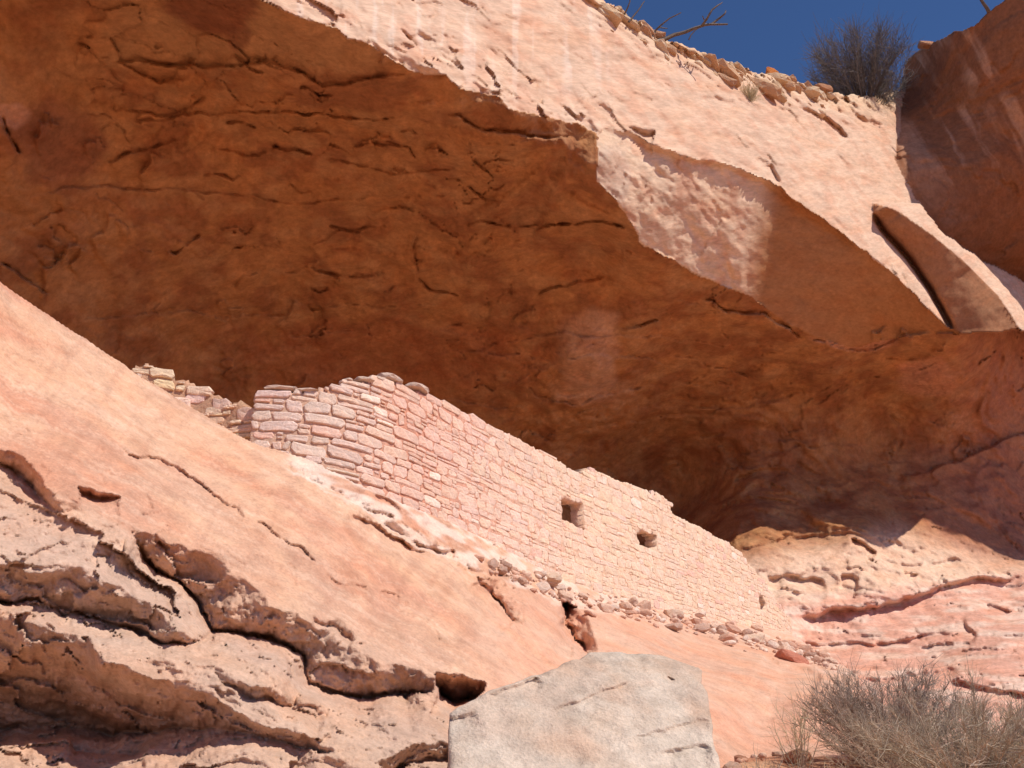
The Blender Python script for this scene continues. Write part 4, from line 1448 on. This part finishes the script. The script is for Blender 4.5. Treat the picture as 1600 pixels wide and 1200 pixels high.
shrub('sage_bush', gpt(1535, 1290, 7.6), 1.0, .9, 130, 60, M_TWIG, M_TWIG, 'large dense grey-brown dormant bush filling the lower right corner', 'bush', 1, rt=.0022, tl=.24)
shrub('dry_bush', gpt(1400, 1190, 9.6), .8, 1.04, 105, 64, M_TWIG_BROWN, M_TWIG_BROWN, 'rounded brown leafless bush behind the big corner bush', 'bush', 2, rt=.0027, tl=.2)
shrub('thin_bush', gpt(1250, 1185, 9.4), .28, .75, 14, 12, M_TWIG, M_STRAW, 'thin wispy straw-coloured bush left of the brown bush', 'bush', 3, rt=.0026, tl=.3, r0=.007)
shrub('low_twigs', gpt(1195, 1215, 8.6), .4, .32, 22, 10, M_TWIG_GREY, M_TWIG, 'low tangle of dead twigs on the ground beside the grey boulder', 'bush', 4, rt=.0028, tl=.5, r0=.006)
shrub('pale_weed', gpt(1600, 1245, 8.3), .5, .8, 50, 20, M_TWIG, M_STRAW, 'pale dry weed at the right edge of the picture', 'bush', 6, rt=.0026, tl=.3, r0=.007)
for (gx_, gy_, gs_, h_, lb) in [(1205, 1200, 8.2, .22, 'short dry grass clump on the ground near the grey boulder'), (1300, 1195, 8.4, .3, 'dry grass clump between thin bush and brown bush'), (1265, 1205, 7.6, .2, 'small dry grass clump below the thin bush')]:
    shrub('grass_clump', gpt(gx_, gy_, gs_), .16, h_, 70, 2, M_STRAW, M_STRAW, lb, 'grass', int(gx_), 'dry grass clumps at the bush foot', r0=.004, rt=.0025, bend=.15, tl=.5)
gr = [set_rock(rock_mesh('pebble_%d' % k, 200 + k, npl=9, sub=2), M_STONE, [lin(196, 146, 120), lin(206, 170, 146), lin(182, 130, 104)][k % 3]) for k in range(6)]
R = np.random.default_rng(9)
items = []
for k in range(120):
    q = gpt(R.uniform(1140, 1600), 1200, R.uniform(7.3, 10.5))
    sz = R.choice([.02, .035, .055, .09, .14], p=[.35, .27, .2, .12, .06])
    items.append((sz, gr[k % 6], q + np.array([0, 0, sz * .3]), (sz * R.uniform(.9, 1.5), sz, sz * R.uniform(.6, .9)), (R.uniform(-.3, .3), R.uniform(-.3, .3), R.uniform(0, 6.3))))
scatter(items, 14, 'ground_stone', 'ground_grit', 'stones on the ground under the bushes', [(1300, 'by the thin bush'), (9999, 'beneath the big bushes')],
        'reddish ground stone', 'small reddish stone chips on the ground under the bushes')

# plants and stones on the rim
rs_ = cliff_point(1352, 152)
shrub('rim_shrub', rs_ + np.array([.1, .6, -.1]), 2.1, 3.9, 120, 40, M_TWIG_GREY, M_TWIG_GREY, 'round leafless grey shrub standing on the cliff rim against the sky', 'shrub', 8, r0=.026, rt=.0085, tl=.27, up=.3)
rs_ = cliff_point(1412, 100)
shrub('side_shrub', cliff_point(1395, 150) + np.array([.3, 1.2, .3]), 1.1, 1.9, 40, 18, M_TWIG_GREY, M_TWIG_GREY, 'smaller grey twiggy shrub tucked against the leaning wall on the rim', 'shrub', 18, r0=.025, rt=.008, tl=.27)
shrub('grass_tuft', cliff_point(1170, 156), .38, .55, 120, 3, M_STRAW, M_STRAW, 'pale straw grass tuft growing on the sunlit face below the rim', 'grass', 9, r0=.008, rt=.006, bend=.1, tl=.5)


def branch(px_pts, s, r0, r1, R, dev=.25):
    p = at([a for a, b in px_pts], [b for a, b in px_pts], np.full(len(px_pts), s) + np.cumsum(R.normal(0, dev, len(px_pts))))
    p = resample(p, .18)
    p = p + .03 * np.stack([noise(p * 2 + k) for k in (0, 9, 19)], -1)
    return (p, np.linspace(r0, r1, len(p)))


R = np.random.default_rng(4)
dt_base = cliff_point(1018, 62)
sdt = project(dt_base)[2] + .5
dead = empty('dead_tree', dt_base)
def shift(lines, o): return [(p - o, r) for p, r in lines]
tubes('trunk', shift([branch([(1008, 74), (1030, 63), (1052, 55), (1075, 48), (1100, 39), (1124, 38), (1137, 37)], sdt, .10, .03, R)], dt_base), M_DEADWOOD, dead)
tubes('branch', shift([branch([(1095, 41), (1105, 28), (1112, 16), (1122, 8), (1128, 4)], sdt, .05, .018, R)], dt_base), M_DEADWOOD, dead)
tubes('branch', shift([branch([(1112, 38), (1122, 30), (1133, 22), (1134, 16)], sdt, .045, .018, R)], dt_base), M_DEADWOOD, dead)
tubes('branch', shift([branch([(1016, 66), (1022, 50), (1032, 40), (1046, 28), (1064, 20)], sdt, .045, .016, R)], dt_base), M_DEADWOOD, dead)
for bp in ([(1076, 62), (1082, 52), (1094, 42)], [(1030, 42), (1042, 44)], [(1102, 34), (1098, 24)]):
    tubes('branch', shift([branch(bp, sdt, .025, .014, R)], dt_base), M_DEADWOOD, dead)
tag(dead, 'bare dead tree with forking branches lying out over the cliff rim', 'tree')
tw = cliff_point(985, 30)
snag = empty('dead_twigs', tw)
tubes('branch', shift([branch([(972, 30), (978, 16), (986, 4), (982, -8)], sdt - 1, .04, .015, R)], tw), M_DEADWOOD, snag)
tubes('branch', shift([branch([(982, 34), (992, 20), (1000, 12), (1007, 2)], sdt - 1, .035, .015, R)], tw), M_DEADWOOD, snag)
tag(snag, 'two thin dead twigs sticking up at the left end of the rim', 'branch')
tw = cliff_point(1543, 22)
sn2 = empty('dead_stub', tw)
tubes('branch', shift([branch([(1546, 20), (1540, 10), (1532, -2)], project(tw)[2] + .1, .09, .06, R, .1)], tw), M_DEADWOOD, sn2)
tag(sn2, 'short dead wood stub at the top of the leaning wall', 'branch')

rimr = [set_rock(rock_mesh('rim_%d' % k, 300 + k, npl=8, sub=2), M_STONE, [lin(206, 176, 142), lin(196, 158, 124), lin(216, 190, 160), lin(184, 146, 116)][k % 4]) for k in range(8)]
items = []
for k in range(330):
    px = R.uniform(940, 1300)
    ry = float(np.interp(px, RIM_X, RIM_Y))
    q = cliff_point(px, ry + abs(R.normal(0, 16)) + 1)
    dep = project(q)[2]
    sp = R.choice([2.5, 4, 6, 9, 15, 25], p=[.3, .28, .2, .13, .06, .03])
    sz = sp * dep / FPX
    items.append((sp, rimr[k % 8], q + np.array([0, .1, .03]), (sz * R.uniform(.9, 1.8), sz, sz * R.uniform(.35, .7)), (R.uniform(-.25, .25), R.uniform(0, .6), R.normal(.5, .5))))
scatter(items, 45, 'rim_stone', 'rim_grit', 'loose stones along the rim', [(1040, 'left of the dead tree'), (1150, 'between dead tree and grass tuft'), (1215, 'above the grass tuft'), (9999, 'left of the rim shrub')],
        'weathered rim stone', 'small broken stones strewn along the sunlit cliff rim')
q = cliff_point(1206, 116)
dep = project(q)[2]
put_rock('orange_rock', set_rock(rock_mesh('orange_rock', 77, npl=9, sub=3), M_STONE, lin(196, 122, 66)), q + np.array([0, .2, .22]), (.3, .22, .28), (.1, .5, .3), 'upright orange rock standing alone on the rim below the sky', 'rock')
for px, w, h, lb in [(1452, 34, 12, 'flat brown stone lying on top of the leaning wall'), (1285, 26, 14, 'dark stone at the left foot of the rim shrub')]:
    q = cliff_point(px, float(np.interp(px, RIM_X, RIM_Y)) + 2)
    dep = project(q)[2]
    put_rock('flat_stone', set_rock(rock_mesh('flat_stone', px, npl=8, sub=3), M_STONE, lin(176, 128, 96)), q + np.array([0, .1, .1]), (w * dep / FPX * .6, .3, h * dep / FPX * .6), (0, .1, .2), lb, 'rock')
